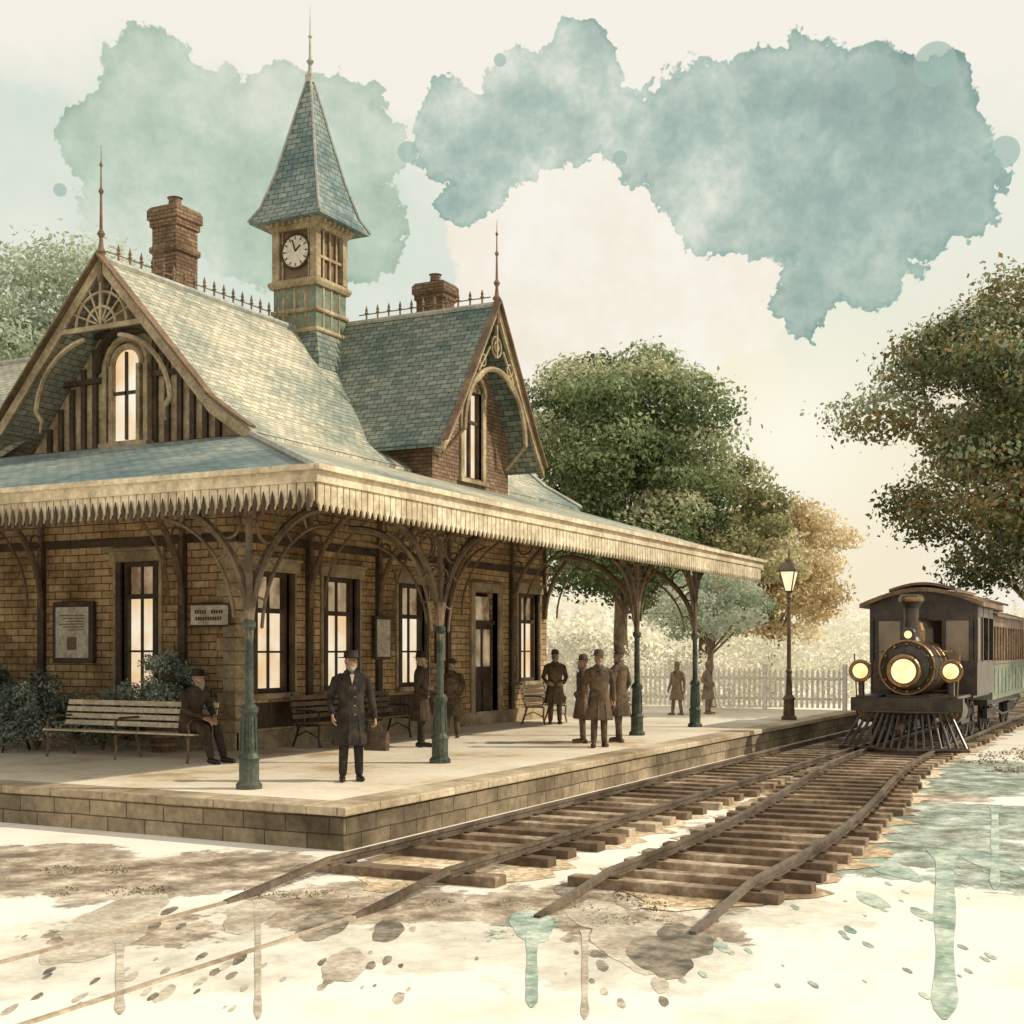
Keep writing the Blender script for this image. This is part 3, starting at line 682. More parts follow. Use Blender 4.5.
k.lathe((.05,0,1.55),[(.34,0),(.3,.1),(.24,.4)],24,axis='x'); arc(br,(.05,0,1.55),.31,0,2*math.pi,Y,Z,.035,24)
gl.lathe((.02,0,1.55),[(.10,-.04),(.19,-.01),(.25,.03)],24,axis='x')
for s_ in(-1,1):
    k.lathe((.2,s_*.90,1.55),[(.24,0),(.2,.3)],16,axis='x'); arc(br,(.2,s_*.90,1.55),.21,0,2*math.pi,Y,Z,.03,18)
    gl.lathe((.17,s_*.90,1.55),[(.08,-.02),(.12,0),(.16,.03)],16,axis='x'); k.box(.25,.4,s_*.9-.05,s_*.9+.05,1.0,1.36)
    br.chain([(.5,s_*.64,1.95),(2.7,s_*.66,1.95)],.02,6); br.chain([(.34,s_*1.0,.98),(.34,s_*1.05,1.9)],.018,5)
k.lathe((.92,0,0),[(.24,2.1),(.17,2.25),(.15,2.6),(.16,2.85),(.25,2.98),(.25,3.1),(.2,3.14)],18); br.lathe((.92,0,0),[(.255,3.0),(.26,3.05),(.255,3.08)],18)
k.lathe((.55,0,2.30),[(.14,0),(.16,.05),(.12,.3)],16,axis='x'); gl.lathe((.53,0,2.30),[(.04,-.01),(.08,.02)],14,axis='x'); k.box(.55,.8,-.1,.1,2.1,2.2)
br.lathe((1.5,0,0),[(.2,2.1),(.19,2.4),(.14,2.55),(.03,2.62)],16); k.lathe((2.1,0,0),[(.26,2.1),(.25,2.45),(.18,2.6),(.04,2.68)],16)
cs,ce=2.3,5.0
k.box(cs,ce,-1.13,-1.08,1.0,1.75); k.box(cs,ce,1.08,1.13,1.0,1.75)
k.box(cs,cs+.05,-1.08,-.5,1.0,1.75); k.box(cs,cs+.05,.5,1.08,1.0,1.75); k.box(cs,cs+.05,-1.08,1.08,2.62,3.0)
for y in(-1.1,-1.0,-.44,.44,1.0,1.1): k.box(cs-.005,cs+.06,y-.045,y+.045,1.7,2.7)
for x in(cs+.03,cs+.9,cs+1.8,ce-.05):
    for y in(-1.1,1.1): k.box(x-.05,x+.05,y-.04,y+.04,1.7,3.0)
k.box(cs,ce,-1.14,-1.07,2.7,2.98); k.box(cs,ce,1.07,1.14,2.7,2.98); k.box(ce-.06,ce,-1.07,1.07,1.0,2.98); k.box(cs,ce,-1.05,1.05,.95,1.02)
def archroof(bb,x0,x1,hw,z0,rise,t=.06,n=12):
    p=[(-hw+2*hw*i/n, z0+rise*math.cos(math.pi/2*(-1+2*i/n))) for i in range(n+1)]
    vs=[];fs=[]
    for x in(x0,x1):
        for y,z in p: vs.append((x,y,z))
        for y,z in p: vs.append((x,y,z-t))
    m=n+1
    for i in range(n):
        fs+=[(i,i+1,2*m+i+1,2*m+i),(m+i,m+i+1,3*m+i+1,3*m+i),(i,i+1,m+i+1,m+i),(2*m+i,2*m+i+1,3*m+i+1,3*m+i)]
    fs+=[(0,m,3*m,2*m),(n,m+n,3*m+n,2*m+n)]
    bb.add(vs,fs)
k.prism([(cs,-1.08,2.98),(cs,1.08,2.98),(cs,.8,3.12),(cs,.4,3.24),(cs,0,3.27),(cs,-.4,3.24),(cs,-.8,3.12)],(.05,0,0))
rfb=B(); archroof(rfb,cs-.35,ce+.2,1.3,3.0,.34,.09); archroof(rfb,cs-.15,ce,.7,3.32,.14)
rfb.obj('cab_roof',M['red'],tr)
dm=B()
for y0,y1 in((-.98,-.47),(.47,.98)): dm.box(cs+.02,cs+.03,y0,y1,1.75,2.62)
for y in(-1.1,1.1): dm.box(cs+.1,cs+.85,y-.005,y+.005,1.75,2.7)
dm.obj('cab_windows',M['pane_cab'],tr)
def wheel(bb,x,y,r,sp=10):
    arc(bb,(x,y,r),r-.04,0,2*math.pi,X,Z,.045,24)
    bb.lathe((x,y-.06,r),[(.09,0),(.09,.12)],10,axis='y')
    for i in range(sp):
        a=2*math.pi*i/sp; bb.beam((x+.06*math.cos(a),y,r+.06*math.sin(a)),(x+(r-.05)*math.cos(a),y,r+(r-.05)*math.sin(a)),.03,.035)
for y in(-.68,.68):
    for x,r in((.75,.33),(1.35,.33),(2.3,.55),(3.5,.55),(4.55,.42)): wheel(wh,x,y,r)
    wh.beam((2.3,y*1.14,.42),(3.5,y*1.14,.42),.05,.09); wh.beam((1.1,y*1.16,.6),(2.9,y*1.16,.48),.04,.06)
wh.obj('wheels_and_rods',M['iron'],tr)
k.obj('body',M['loco'],tr,bevel=.008); br.obj('brass_fittings',M['brass'],tr); gl.obj('headlamps',M['head'],tr)
ca=empty('railway_carriage',(U0+5.75,VC,.20)); L=7.4
lo=B(); lo.box(0,L,-1.12,1.12,.85,1.75)
for x in np.arange(.35,L-.5,.78): 
    for y in(-1.135,1.12): lo.box(x,x+.6,y,y+.015,.98,1.62)
lo.obj('lower_panels',M['greenp'],ca)
up=B(); dk=B(); ww=B()
up.box(0,L,-1.12,1.12,2.7,3.0); up.box(-.0,L,-1.15,1.15,1.75,1.83); up.box(0,.05,-1.12,1.12,1.83,2.7)
x=0.0
while x<=L: up.box(x,x+.14,-1.13,-1.05,1.83,2.7); up.box(x,x+.14,1.05,1.13,1.83,2.7); x+=.6
up.obj('upper_body',M['red'],ca)
ww.box(.06,L-.06,-1.06,-1.04,1.84,2.7); ww.box(.06,L-.06,1.04,1.06,1.84,2.7); ww.obj('windows',M['pane_dim'],ca)
archroof(dk,-.3,L+.2,1.28,3.0,.28); dk.box(0,L-.2,-.55,.55,3.25,3.48); archroof(dk,-.15,L,.68,3.48,.12); dk.obj('clerestory_roof',M['red'],ca)
x=.2; cl=B()
while x<L-.5: cl.box(x,x+.4,-.565,-.55,3.3,3.44); cl.box(x,x+.4,.55,.565,3.3,3.44); x+=.55
cl.obj('clerestory_glass',M['pane_dim'],ca)
un=B(); un.box(0,L,-1.0,1.0,.7,.85); 
for x in(1.0,2.0,5.4,6.4):
    for y in(-.72,.72): wheel(un,x,y,.4,8)
for x0 in(.6,5.0): un.box(x0,x0+1.8,-.92,-.8,.35,.6); un.box(x0,x0+1.8,.8,.92,.35,.6)
un.chain([(.3,-1.05,.72),(2.5,-1.05,.4),(5,-1.05,.4),(7,-1.05,.72)],.03,6); un.box(-.5,0,-.12,.12,.62,.75)
un.obj('underframe_and_wheels',M['iron'],ca)
# ------------------------------------------------------------------ foliage
def leaves(name,mat,clumps,n,size,parent=None,loc=(0,0,0),spread=.16):
    cl=np.array([c[:6] for c in clumps]); vol=(cl[:,3]*cl[:,4]*cl[:,5])**(2/3); pr=vol/vol.sum()
    idx=np.random.choice(len(cl),n,p=pr)
    d=np.random.normal(size=(n,3)); d/=np.linalg.norm(d,axis=1)[:,None]
    r=np.random.uniform(.2,1.0,n)**.5
    r=r*(1+.22*np.sin(d[:,0]*7+idx)*np.cos(d[:,2]*6+idx*2))+np.abs(np.random.normal(size=n))*.16*(np.random.rand(n)<.35)
    P=cl[idx,:3]+d*r[:,None]*cl[idx,3:6]
    nrm=d*.8+np.random.normal(size=(n,3))*.6; nrm[:,2]+=.25; nrm/=np.linalg.norm(nrm,axis=1)[:,None]
    t=np.cross(nrm,np.random.normal(size=(n,3))); t/=np.linalg.norm(t,axis=1)[:,None]; b_=np.cross(nrm,t)
    s=size*np.random.uniform(.45,1.35,n)[:,None]
    V=np.stack([P+t*s*.55,P+b_*s*.3+t*s*.05,P-t*s*.5,P-b_*s*.32],1).reshape(-1,3)
    me=bpy.data.meshes.new(name); me.from_pydata(V.tolist(),[],np.arange(n*4).reshape(-1,4).tolist()); me.materials.append(mat)
    ct=np.random.uniform(.12,.8,len(cl))
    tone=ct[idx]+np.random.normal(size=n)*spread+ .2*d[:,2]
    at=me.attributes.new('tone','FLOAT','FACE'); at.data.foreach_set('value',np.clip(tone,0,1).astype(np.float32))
    ob=bpy.data.objects.new(name,me); scene.collection.objects.link(ob)
    if parent: ob.parent=parent
    ob.location=loc
    return ob
def tree(name,sx,z,top,bot,halfw,mat,n,size,nclump=40,seed=1,trunk=.3,cr=(.2,.36)):
    rs=np.random.RandomState(seed); u,v=at_depth(sx,z); e=empty(name,(u,v,0))
    H=(top+bot)/2; rh=(top-bot)/2; cl=[]
    for i in range(nclump):
        zz=1-2*(i+.5)/nclump; an=i*2.39996+rs.uniform(-.4,.4); q=math.sqrt(1-zz*zz); d=np.array([q*math.cos(an),q*math.sin(an),zz])
        rr=rs.uniform(.62,.88) if i%4 else rs.uniform(.1,.5)
        wz=1.0 if d[2]<0 else 1-.15*d[2]
        r=halfw*rs.uniform(*cr)
        cl.append((d[0]*rr*halfw*wz,d[1]*rr*halfw*wz,H+d[2]*rr*rh,r*rs.uniform(.9,1.4),r*rs.uniform(.9,1.4),r*rs.uniform(.5,.8)))
    leaves('crown',mat,cl,n,size,e)
    g=B(); fork=bot+rh*.35
    g.chain([(0,0,-.1),(.05,.02,bot*.4),(-.05,.05,bot*.8),(0,0,fork),(.1,0,H+rh*.3)],[trunk*1.3,trunk,trunk*.85,trunk*.7,trunk*.2],10)
    for i,c in enumerate(cl):
        if i%3==0:
            zz=rs.uniform(bot*.8,fork); p=Vector((0,0,zz)); q=Vector(c[:3]); mid=(p+q)/2+Vector((rs.uniform(-.4,.4),rs.uniform(-.4,.4),.3))
            g.chain([p,mid,q],[trunk*.35,trunk*.2,.03],6)
    g.obj('trunk_and_limbs',M['bark'],e)
    return e
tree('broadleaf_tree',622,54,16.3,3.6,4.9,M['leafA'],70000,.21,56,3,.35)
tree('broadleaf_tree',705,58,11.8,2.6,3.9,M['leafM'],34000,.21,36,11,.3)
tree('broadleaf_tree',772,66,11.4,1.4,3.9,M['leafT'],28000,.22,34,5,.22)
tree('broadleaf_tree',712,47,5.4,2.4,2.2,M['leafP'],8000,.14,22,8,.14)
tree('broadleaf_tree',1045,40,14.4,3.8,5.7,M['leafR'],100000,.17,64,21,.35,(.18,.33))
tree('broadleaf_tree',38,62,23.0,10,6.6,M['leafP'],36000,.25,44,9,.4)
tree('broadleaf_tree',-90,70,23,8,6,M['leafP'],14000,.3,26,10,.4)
cl=[]
for i in range(100):
    sx=random.uniform(380,1400); z=random.uniform(95,125); u,v=at_depth(sx,z); r=random.uniform(2,5)
    cl.append((u,v,random.uniform(.5,4.4),r,r,r*.75))
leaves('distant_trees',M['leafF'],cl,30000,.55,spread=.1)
cl=[]
for i in range(30):
    sx=random.uniform(560,870); z=random.uniform(52,62); u,v=at_depth(sx,z); r=random.uniform(.8,1.7); cl.append((u,v,random.uniform(.6,1.9),r,r,r*.8))
leaves('hazed_hedge',M['leafF'],cl,14000,.2,spread=.1)  # pale foliage mass standing in for mist behind the platform
cl=[]
for i in range(40):
    sx=random.uniform(930,1200); y=random.uniform(742,772); g_=gp(sx,y)
    if g_[1]>TR(g_[0])-1.5: continue
    r=random.uniform(.15,.4); cl.append((g_[0],g_[1],0.0,r*1.6,r*1.6,r*random.uniform(.3,.5)))
leaves('rough_grass',M['leafD'],cl,7000,.06,spread=.25)
cl=[]
for sx0,y0,k_,sp_ in((590,908,9,55),(700,890,6,40),(130,880,8,70),(330,895,5,40)):
    for i in range(k_):
        g_=gp(random.gauss(sx0,sp_),y0+random.uniform(-12,14)); r=random.uniform(.05,.13); cl.append((g_[0],g_[1],0.0,r*2,r*2,r*random.uniform(.15,.35)))
leaves('dry_grass',M['leafD'],cl,3000,.03,spread=.25)
def bush(name,u,v,r,h,mat,n,size=.09,pot=True):
    e=empty(name,(u,v,PL)); cl=[]
    for i in range(34):
        a=i*2.39996; q=math.sqrt((i+.5)/34)*.9*r; rr=r*random.uniform(.2,.34); hh=h*(1-.45*(q/r)**2)*random.uniform(.45,1.0); cl.append((q*math.cos(a),q*math.sin(a),hh-rr*.5,rr,rr,rr*.9))
    leaves('foliage',mat,cl,n,size,e,spread=.25)
    g=B()
    for i in range(9):
        c=cl[i]; g.chain([(0,0,.0),(c[0]*.5,c[1]*.5,c[2]*.6),(c[0],c[1],c[2])],[.025,.015,.008],5)
    g.obj('stems',M['bark'],e)
    if pot:
        g=B(); g.lathe((0,0,0),[(.22,0),(.2,.04),(.3,.42),(.34,.44),(.34,.5),(.28,.5),(.26,.4)],16); g.obj('pot',M['brick'],e)
bush('potted_bush',17.65,16.0,.8,1.95,M['leafB'],12000,.06)
bush('flowering_shrub',16.9,18.3,1.0,1.45,M['leafB'],13000,.06,False)
bush('flowering_shrub',17.2,20.3,.9,1.95,M['leafB'],9000,.06,False)
bush('flowering_shrub',17.4,17.2,.6,1.15,M['leafB'],6000,.055,False)
# ------------------------------------------------------------------ PEOPLE
def bake(bb,name,mats,voxel,smooth_it=4):
    me=bb.mesh(name,mats,fix=False); ob=bpy.data.objects.new('tmp',me); scene.collection.objects.link(ob)
    md=ob.modifiers.new('r','REMESH'); md.mode='VOXEL'; md.voxel_size=voxel; md.use_smooth_shade=True
    ms=ob.modifiers.new('s','SMOOTH'); ms.iterations=smooth_it; ms.factor=.5
    dg=bpy.context.evaluated_depsgraph_get(); dg.update()
    out=bpy.data.meshes.new_from_object(ob.evaluated_get(dg)); out.name=name
    bpy.data.objects.remove(ob)
    for p in out.polygons: p.use_smooth=True
    return out
def hand(bb,w,d,pn,ts,curl):
    w=Vector(w); d=Vector(d).normalized(); pn=Vector(pn).normalized(); ts=Vector(ts).normalized()
    for i,(off,ln) in enumerate(((.033,.075),(.011,.083),(-.011,.078),(-.031,.062))):
        kn=w+d*.09+ts*off
        bb.chain([w+ts*off*.6,kn],[.016,.014],8)
        a1=curl*.5; a2=curl*1.2
        p1=kn+(d*math.cos(a1)+pn*math.sin(a1))*ln*.5; p2=p1+(d*math.cos(a2)+pn*math.sin(a2))*ln*.5
        bb.chain([kn,p1,p2],[.0095,.0085,.0075],7)
    bb.chain([w+d*.025+ts*.02,w+d*.06+ts*.05+pn*.01,w+d*.095+ts*.055+pn*.03],[.014,.011,.009],7)
def figure(pose):
    legs,shoe,coat,hd,hn,hair,be=B(),B(),B(),B(),B(),B(),B()
    if pose!='sit':
        st_=.09 if pose=='walk' else .02
        for sg in(-1,1):
            y=st_*sg
            legs.chain([(sg*.085,0,.95),(sg*.1,y*.6-.015,.5),(sg*.115,y,.11)],[.1,.07,.058],12)
            shoe.chain([(sg*.115,y+.05,.05),(sg*.125,y-.08,.048),(sg*.14,y-.2,.036)],[.042,.042,.034],10); shoe.box(sg*.118-.04,sg*.118+.04,y,y+.09,0,.06)
        legs.loft([(0,0,.8,.15,.11),(0,0,1.0,.17,.12)],14)
        coat.loft([(0,.01,.50,.27,.21),(0,.01,.6,.255,.2),(0,.01,.78,.215,.165),(0,0,.95,.19,.145),(0,-.005,1.1,.172,.128),(0,0,1.26,.198,.138),(0,.005,1.38,.205,.13),(0,.01,1.45,.16,.105),(0,.01,1.5,.08,.075),(0,.005,1.54,.068,.068)],20)
        for k_ in range(9):
            a=2*math.pi*k_/9+.3; coat.chain([(.19*math.cos(a),.145*math.sin(a),.92),(.255*math.cos(a),.2*math.sin(a),.52)],[.008,.022],6)
        if pose=='pock': el=[((.285,.07,1.13),(.2,-.13,1.0))]*2
        elif pose=='bag': el=[((.285,.05,1.13),(.27,-.12,.93)),((.285,.03,1.13),(.32,-.07,.87))]
        else: el=[((.27,.05,1.14),(.28,-.1,.9)),((.27,.04,1.14),(.29,.02,.87))]
        for i,sg in enumerate((-1,1)):
            e_,w_=el[i]; e_=(sg*e_[0],e_[1],e_[2]); w_=(sg*w_[0],w_[1],w_[2])
            coat.chain([(sg*.13,.01,1.42),(sg*.2,.01,1.395),e_,w_],[.07,.072,.056,.045],12)
            dd=Vector(w_)-Vector(e_); dd.normalize()
            if pose!='pock': hand(hn,Vector(w_)+dd*.01,dd+Vector((0,0,-.6)),(-sg,0,0),(0,-1,0),1.5 if (pose=='bag' and sg==1) else .6)
            else: hand(hn,Vector(w_)+dd*.0,(-sg*.9,-.2,-.25),(0,.9,-.2),(0,0,1),.5)
        hz=1.64; hy=-.01
        coat.chain([(-.075,.05,1.5),(-.08,-.04,1.49),(-.03,-.12,1.36)],[.022,.024,.015],8); coat.chain([(.075,.05,1.5),(.08,-.04,1.49),(.03,-.12,1.36)],[.022,.024,.015],8)
    else:
        for sg in(-1,1):
            legs.chain([(sg*.09,.02,.54),(sg*.12,-.43,.53),(sg*.13,-.56,.12)],[.105,.078,.06],12)
            shoe.chain([(sg*.13,-.53,.05),(sg*.14,-.66,.048),(sg*.15,-.77,.036)],[.042,.042,.034],10)
        legs.loft([(0,.02,.45,.17,.14),(0,.02,.66,.17,.13)],14)
        coat.loft([(0,.03,.45,.2,.16),(0,.03,.62,.19,.15),(0,-.0,.8,.185,.14),(0,-.06,.95,.2,.14),(0,-.09,1.05,.2,.13),(0,-.1,1.11,.15,.1),(0,-.11,1.17,.075,.075)],20)
        for sg in(-1,1):
            coat.chain([(sg*.1,.0,.53),(sg*.12,-.3,.56),(sg*.13,-.42,.5),(sg*.15,-.44,.34)],[.12,.1,.09,.06],12)
            coat.chain([(sg*.12,-.08,1.07),(sg*.2,-.09,1.04),(sg*.27,-.14,.8),(sg*.12,-.37,.7)],[.07,.07,.055,.043],12)
            hand(hn,(sg*.11,-.385,.69),(-sg*.5,-.6,-.35),(0,0,-1),(-sg*.5,.3,.3),.9)
        hz=1.27; hy=-.16
    hd.chain([(0,hy+.03,hz-.19),(0,hy+.01,hz-.06)],[.055,.052],12)
    hd.ell((0,hy+.01,hz+.03),(.078,.096,.092)); hd.ell((0,hy-.02,hz-.04),(.06,.068,.075))
    hd.chain([(0,hy-.085,hz+.02),(0,hy-.112,hz-.02)],[.008,.015],8); hd.ell((0,hy-.07,hz-.062),(.025,.018,.010),n=8)
    for sg in(-1,1):
        hd.ell((sg*.079,hy+.01,hz),(.012,.02,.03),n=8); hd.ell((sg*.03,hy-.083,hz+.035),(.02,.01,.008),n=8)
    hair.ell((0,hy+.028,hz+.035),(.083,.09,.088)); hair.chain([(-.05,hy+.08,hz-.06),(.05,hy+.08,hz-.06)],.025,8)
    be.ell((0,hy-.05,hz-.085),(.058,.05,.055)); be.chain([(-.068,hy-.01,hz-.02),(-.055,hy-.045,hz-.07)],[.016,.025],8); be.chain([(.068,hy-.01,hz-.02),(.055,hy-.045,hz-.07)],[.016,.025],8)
    be.chain([(-.035,hy-.085,hz-.05),(0,hy-.098,hz-.038),(.035,hy-.085,hz-.05)],[.008,.012,.008],8); be.chain([(0,hy-.08,hz-.1),(0,hy-.07,hz-.16)],[.035,.012],8)
    R={}
    R['trousers']=(bake(legs,'trousers',M['trous'],.013),'trous'); R['shoes']=(bake(shoe,'shoes',M['shoe'],.009,2),'shoe')
    R['coat']=(bake(coat,'coat',M['coatk'],.011,3),None); R['head']=(bake(hd,'head',M['skin'],.0055,2),'skin')
    R['hands']=(bake(hn,'hands',M['skin'],.0045,1),'skin'); R['hair']=(bake(hair,'hair',M['beard'],.009,2),'beard'); R['beard']=(bake(be,'beard',M['beard'],.007,2),'beard')
    return R,hz,hy
FIG={p:figure(p) for p in('bag','pock','walk','sit')}
def person(name,u,v,face,pose,coat,hat='bowler',scale=1.0,beard=True,z=PL,bag=False,cane=False):
    e=empty(name,(u,v,z),math.atan2(face[1],face[0])+math.pi/2); e.scale=(scale,)*3
    R,hz,hy=FIG[pose]; soft=coat in('coatg','coath')
    for k_,(me,mt) in R.items():
        if k_=='beard' and not beard: continue
        mm=M[mt] if mt else M[coat]
        if soft and mt in('trous','shoe'): mm=M[coat]
        m2=me.copy(); m2.materials.clear(); m2.materials.append(mm)
        ob=bpy.data.objects.new(k_,m2); scene.collection.objects.link(ob); ob.parent=e
    g=B()
    for sg in(-1,1): g.ell((sg*.03,hy-.086,hz+.018),(.011,.008,.008),n=8)
    g.obj('eyes',M['shoe'],e)
    g=B(); bz=hz+.055
    if hat=='bowler': pr=[(.0,0),(.145,.0),(.15,.012),(.142,.012),(.098,.008),(.096,.05),(.085,.095),(.05,.122),(.005,.128)]
    elif hat=='top': pr=[(.0,0),(.14,.0),(.145,.01),(.096,.008),(.092,.1),(.1,.17),(.095,.175),(.005,.175)]
    else: pr=[(.0,0),(.175,-.005),(.18,.008),(.102,.01),(.097,.07),(.088,.1),(.04,.095),(.005,.09)]
    g.lathe((0,hy+.015,bz),pr,24); ob=g.obj('hat',M[coat] if soft else M['coatk'],e,smooth=True)
    if pose!='sit':
        g=B()
        for zz in(1.28,1.16,1.04,.92): g.ell((.035,-.148-(.01 if zz<1 else 0),zz),(.008,.006,.008),n=6)
        g.prism([(-.03,-.128,1.47),(.03,-.128,1.47),(0,-.14,1.33)],(0,.02,0)); g.obj('buttons_and_shirt',M['paper'] if coat=='coatk' else M['coatg'],e)
    if bag:
        g=B(); cx,cy=.34,-.1; dx=Vector((.8,-.6,0))*.17; nx=Vector((.6,.8,0))*.055; c0=Vector((cx,cy,0))
        g.prism([c0-dx-nx+Vector((0,0,.42)),c0-dx+nx+Vector((0,0,.42)),c0-dx+nx*1.05+Vector((0,0,.6)),c0-dx*.95+nx*.4+Vector((0,0,.69)),c0-dx*.95-nx*.4+Vector((0,0,.69)),c0-dx-nx*1.05+Vector((0,0,.6))],dx*2)
        g.chain([c0-dx*.45+Vector((0,0,.68)),c0-dx*.4+Vector((0,0,.75)),c0+Vector((0,0,.77)),c0+dx*.4+Vector((0,0,.75)),c0+dx*.45+Vector((0,0,.68))],.011,8)
        g.obj('leather_bag',M['leather'],e,bevel=.015)
    if cane:
        g=B(); g.chain([(.0,-.47,.0),(0,-.45,.68),(0,-.5,.74),(0,-.55,.72)],.012,8); g.obj('walking_stick',M['brown'],e)
    return e
person('man_with_bag',*gp(351,781,PL),(-C+.25*S,-S-.25*C),'bag','coatk','fedora',1.0,bag=True)
person('man_standing',*gp(421,747,PL),(.5,-.9),'pock','coatb','bowler',.98)
person('man_seated',16.25,14.15,(-.12,-1.0),'sit','coatb','fedora',1.05,cane=True)
for sx,y,fc,ps,ct,ht,sc in ((583,743,(-.3,1),'pock','coatg','bowler',.95),(599,747,(-.9,-.6),'walk','coatg','bowler',1.0),(619,742,(.2,1),'walk','coatg','top',1.02),(555,724,(-.8,-.5),'pock','coatg','bowler',1.0)):
    person('man_standing',*gp(sx,y,PL),fc,ps,ct,ht,sc)
person('man_standing',*gp(677,715,PL),(-.9,.3),'walk','coath','bowler',.82); person('man_standing',*gp(708,714,PL),(-.2,-1),'pock','coath','bowler',.82)
person('man_standing',*gp(452,738,PL),(.9,.4),'pock','coatg','bowler',.9)
# ------------------------------------------------------------------ splashes of paint lying on the ground in front
sp=B(); sp2=B(); sp3=B()
def blot(bb,sx,y,r,zz,el=3.2):
    g=gp(sx,y); n=36; ph=[random.uniform(0,6.28) for _ in range(4)]
    vs=[]
    for k_ in range(n):
        a=2*math.pi*k_/n; q=r*(1+.08*math.sin(2*a+ph[0])+.06*math.sin(3*a+ph[1])+.04*math.sin(5*a+ph[2])+.03*math.sin(9*a+ph[3]))
        x=q*math.cos(a); w=q*math.sin(a)*el
        vs.append((g[0]+S*x+C*w,g[1]-C*x+S*w,zz))
    bb.add(vs,[tuple(range(n))])
zz=.0004
def nz():
    global zz
    zz+=.00003; return zz
for i in range(80):
    sx=random.choice([random.gauss(120,70),random.gauss(330,60),random.gauss(620,70)]); y=random.uniform(905,1010); blot(random.choice([sp,sp3]),sx,y,random.uniform(.008,.036)*(1.6 if random.random()<.15 else 1),nz(),4)
for sx,y,r in((640,942,.36),(600,915,.25),(100,940,.3),(120,915,.35)): blot(sp,sx,y,r,nz(),2.8)
for sx,y,r in((322,925,.19),(388,930,.13),(300,870,.11),(565,890,.1),(685,940,.2),(660,955,.22)): blot(sp3,sx,y,r,nz(),3.4)
for sx,y,r in((345,965,.15),(660,985,.06),(250,915,.2)): blot(sp,sx,y,r,nz(),3.6)
for sx,y,r in((890,868,.2),(872,900,.11),(722,947,.05),(850,930,.04),(868,945,.03),(925,915,.08),(532,925,.17),(985,860,.22)): blot(sp2,sx,y,r,nz(),4)
for i in range(50): blot(sp2,random.uniform(700,1020),random.uniform(850,1000),random.uniform(.008,.03),nz(),4)
def drip(bb,sx,y0,y1,wpx):
    L_=[];R_=[]; n=16; zq=nz()
    for i in range(n+1):
        y=y0+(y1-y0)*i/n; z=CH*F/(y-650); k_=1+.12*math.sin(i*.9+sx); 
        if i>=n-3: k_*=(1.1,1.3,1.15,.3)[i-(n-3)]
        if i==0: k_*=1.8
        w=wpx*z/F*k_/2
        for s_,A in((-1,L_),(1,R_)):
            x=(sx-512)*z/F+s_*w; A.append((S*x+C*z,-C*x+S*z,zq))
    bb.add(L_+R_[::-1],[tuple(range(2*n+2))])
for sx,y0,y1,w in((532,915,1008,11),(945,850,1020,20),(995,805,890,8)): drip(sp2,sx,y0,y1,w)
for sx,y0,y1,w in((585,930,1020,6),(258,900,1020,6),(120,940,1015,8)): drip(sp,sx,y0,y1,w)
M['st1']=wash('brown_stain',(.36,.31,.23),(.60,.54,.43),2.2,.85); M['st2']=wash('green_stain',(.20,.29,.23),(.54,.60,.50),1.6,.85); M['st3']=wash('dark_stain',(.10,.088,.066),(.34,.29,.22),3,.85)
sp.obj('ground_stain',M['st1']); sp2.obj('ground_stain',M['st2']); sp3.obj('ground_stain',M['st3'])
# ------------------------------------------------------------------ sun & world
sd=Vector((.45,-.9,0)).normalized(); EL=math.radians(37)
sdir=Vector((sd.x*math.cos(EL),sd.y*math.cos(EL),math.sin(EL)))
L=bpy.data.lights.new('sun','SUN'); L.energy=3.7; L.angle=math.radians(.5); L.color=(1,.90,.73)
lo_=bpy.data.objects.new('sun',L); scene.collection.objects.link(lo_); lo_.rotation_euler=(-sdir).to_track_quat('-Z','Y').to_euler()
w=bpy.data.worlds.new('World'); scene.world=w; w.use_nodes=True; nt=w.node_tree; nt.nodes.clear()
w.cycles.sampling_method='NONE'
out=N(nt,'ShaderNodeOutputWorld'); tc=N(nt,'ShaderNodeTexCoord')
sky=N(nt,'ShaderNodeTexSky',sky_type='NISHITA'); sky.sun_disc=False; sky.sun_elevation=EL; sky.sun_rotation=math.atan2(sd.x,sd.y)
bg1=N(nt,'ShaderNodeBackground'); bg1.inputs[1].default_value=.09; nt.links.new(sky.outputs[0],bg1.inputs[0])
def pdir(sx,y):
    x=sx-512; up=650-y; d=Vector((S*x+C*F,-C*x+S*F,up)); return d.normalized()
def warp(scale,amt,detail=6):
    n=noise(nt,tc.outputs['Generated'],scale,detail,.68,True)
    s1=N(nt,'ShaderNodeVectorMath',operation='SUBTRACT'); nt.links.new(n,s1.inputs[0]); s1.inputs[1].default_value=(.5,.5,.5)
    m1=N(nt,'ShaderNodeVectorMath',operation='MULTIPLY_ADD'); nt.links.new(s1.outputs[0],m1.inputs[0]); m1.inputs[1].default_value=(amt,)*3; nt.links.new(tc.outputs['Generated'],m1.inputs[2])
    return m1.outputs[0]
W1=warp(7,.13)
def field(bl,vec,inner=.4):
    last=None
    for sx,y,r in bl:
        d=N(nt,'ShaderNodeVectorMath',operation='DISTANCE'); nt.links.new(vec,d.inputs[0]); d.inputs[1].default_value=pdir(sx,y)
        mr=N(nt,'ShaderNodeMapRange'); mr.inputs[1].default_value=r/F; mr.inputs[2].default_value=r/F*inner; nt.links.new(d.outputs['Value'],mr.inputs[0])
        if last is None: last=mr.outputs[0]
        else:
            mx=N(nt,'ShaderNodeMath',operation='MAXIMUM'); nt.links.new(last,mx.inputs[0]); nt.links.new(mr.outputs[0],mx.inputs[1]); last=mx.outputs[0]
    return last
G_=tc.outputs['Generated']
n1=noise(nt,G_,6,6,.72); n2=noise(nt,G_,2.6,5,.65)
paper=(.94,.895,.80)
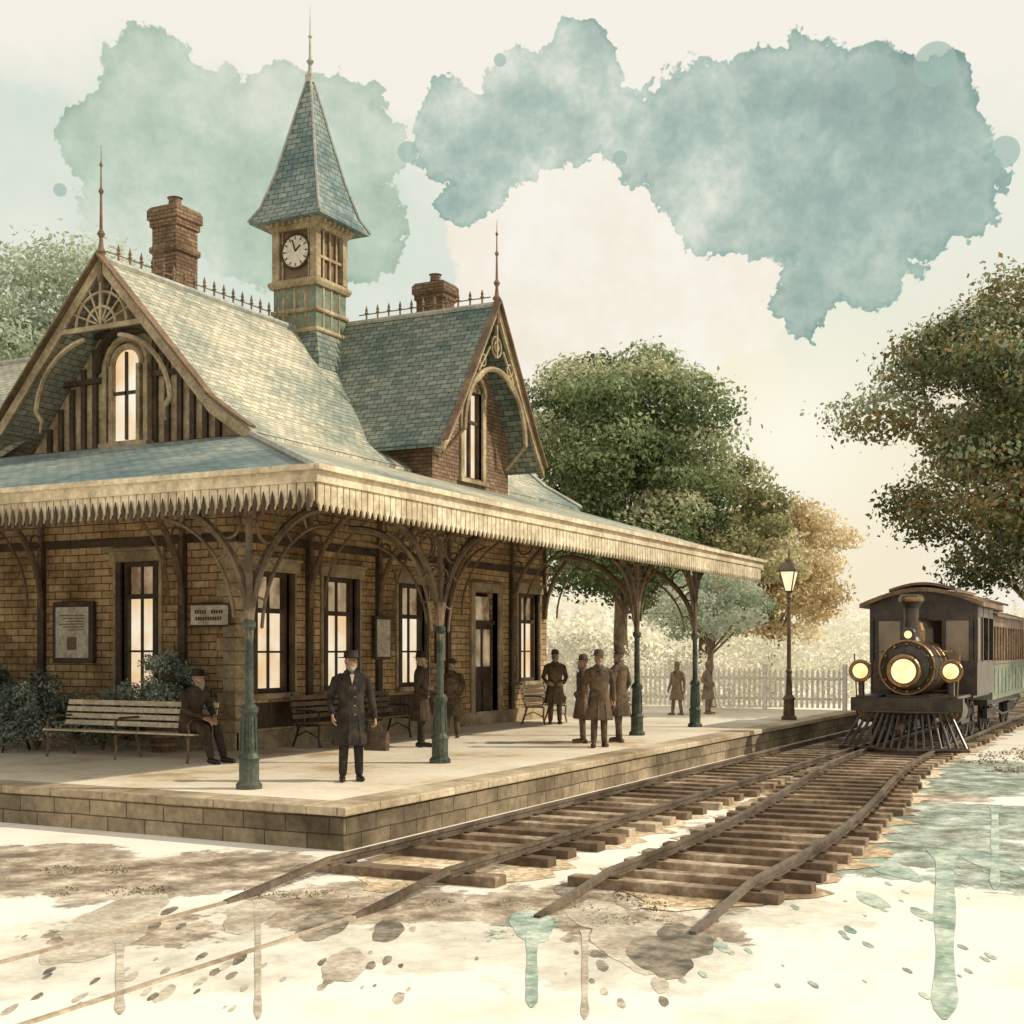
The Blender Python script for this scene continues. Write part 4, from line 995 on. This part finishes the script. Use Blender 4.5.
col=mix(nt,paper,(.93,.78,.48),ramp(nt,field([(770,500,290),(720,600,300),(870,400,190)],W1,.1),[(0,0),(.5,.5),(1,.7)]))
pale=field([(160,280,250),(20,230,170),(330,270,180),(470,270,120),(880,280,150),(960,230,150),(560,220,90)],W1,.2)
col=mix(nt,col,ramp(nt,n2,[(.35,(.46,.63,.54)),(.6,(.80,.84,.72))]),ramp(nt,pale,[(.1,0),(.5,.68)]))
cloud=field([(600,200,85),(550,270,110),(650,300,115),(730,310,60),(600,140,50)],W1,.5)
col=mix(nt,col,ramp(nt,n1,[(.35,(.90,.81,.65)),(.6,(.97,.93,.83))]),ramp(nt,cloud,[(.15,0),(.3,.95)]))
col=mix(nt,col,(1.0,.97,.80),ramp(nt,field([(790,440,150),(750,510,130)],G_,.05),[(0,0),(1,1)]))
green=field([(160,110,85),(120,150,68),(225,140,85),(180,70,42),(320,115,72),(275,190,100),(372,150,42),(345,210,70),(130,210,60)],W1,.4)
gc=ramp(nt,n1,[(.36,(.29,.42,.31)),(.5,(.47,.59,.46)),(.64,(.73,.77,.65))])
col=mix(nt,col,gc,ramp(nt,green,[(.14,0),(.19,.95),(.45,.70),(1,.82)]))
teal=field([(460,130,46),(480,175,44),(530,120,58),(590,85,54),(575,130,40),(630,120,46),(655,125,52),(705,125,72),(770,110,78),(800,180,90),(860,130,84),(920,130,66),(860,235,66),(935,190,52),(800,290,44),(735,205,60)],W1,.4)
tcx=ramp(nt,n1,[(.34,(.17,.30,.265)),(.46,(.29,.43,.375)),(.54,(.44,.56,.48)),(.64,(.76,.78,.68))])
col=mix(nt,col,tcx,ramp(nt,teal,[(.14,0),(.19,.97),(.45,.76),(1,.88)]))
dots=field([(935,64,19),(1004,152,14),(880,78,14),(976,214,8),(408,152,10),(60,190,6),(620,158,7),(500,60,6)],G_,.85)
col=mix(nt,col,(.36,.50,.43),ramp(nt,dots,[(.1,0),(.5,.75)]))
bg2=N(nt,'ShaderNodeBackground'); bg2.inputs[1].default_value=1.02; nt.links.new(col,bg2.inputs[0])
ms=N(nt,'ShaderNodeMixShader'); ms.inputs[0].default_value=.95; nt.links.new(bg1.outputs[0],ms.inputs[1]); nt.links.new(bg2.outputs[0],ms.inputs[2]); nt.links.new(ms.outputs[0],out.inputs[0])
# ------------------------------------------------------------------ camera
cd=bpy.data.cameras.new('camera'); cam=bpy.data.objects.new('camera',cd); scene.collection.objects.link(cam); scene.camera=cam
cam.location=(0,0,CH); cam.rotation_euler=(math.pi/2,0,TH-math.pi/2); cd.lens=36*F/1024; cd.sensor_width=36; cd.shift_y=138/1024; cd.clip_end=3000; cd.clip_start=.1
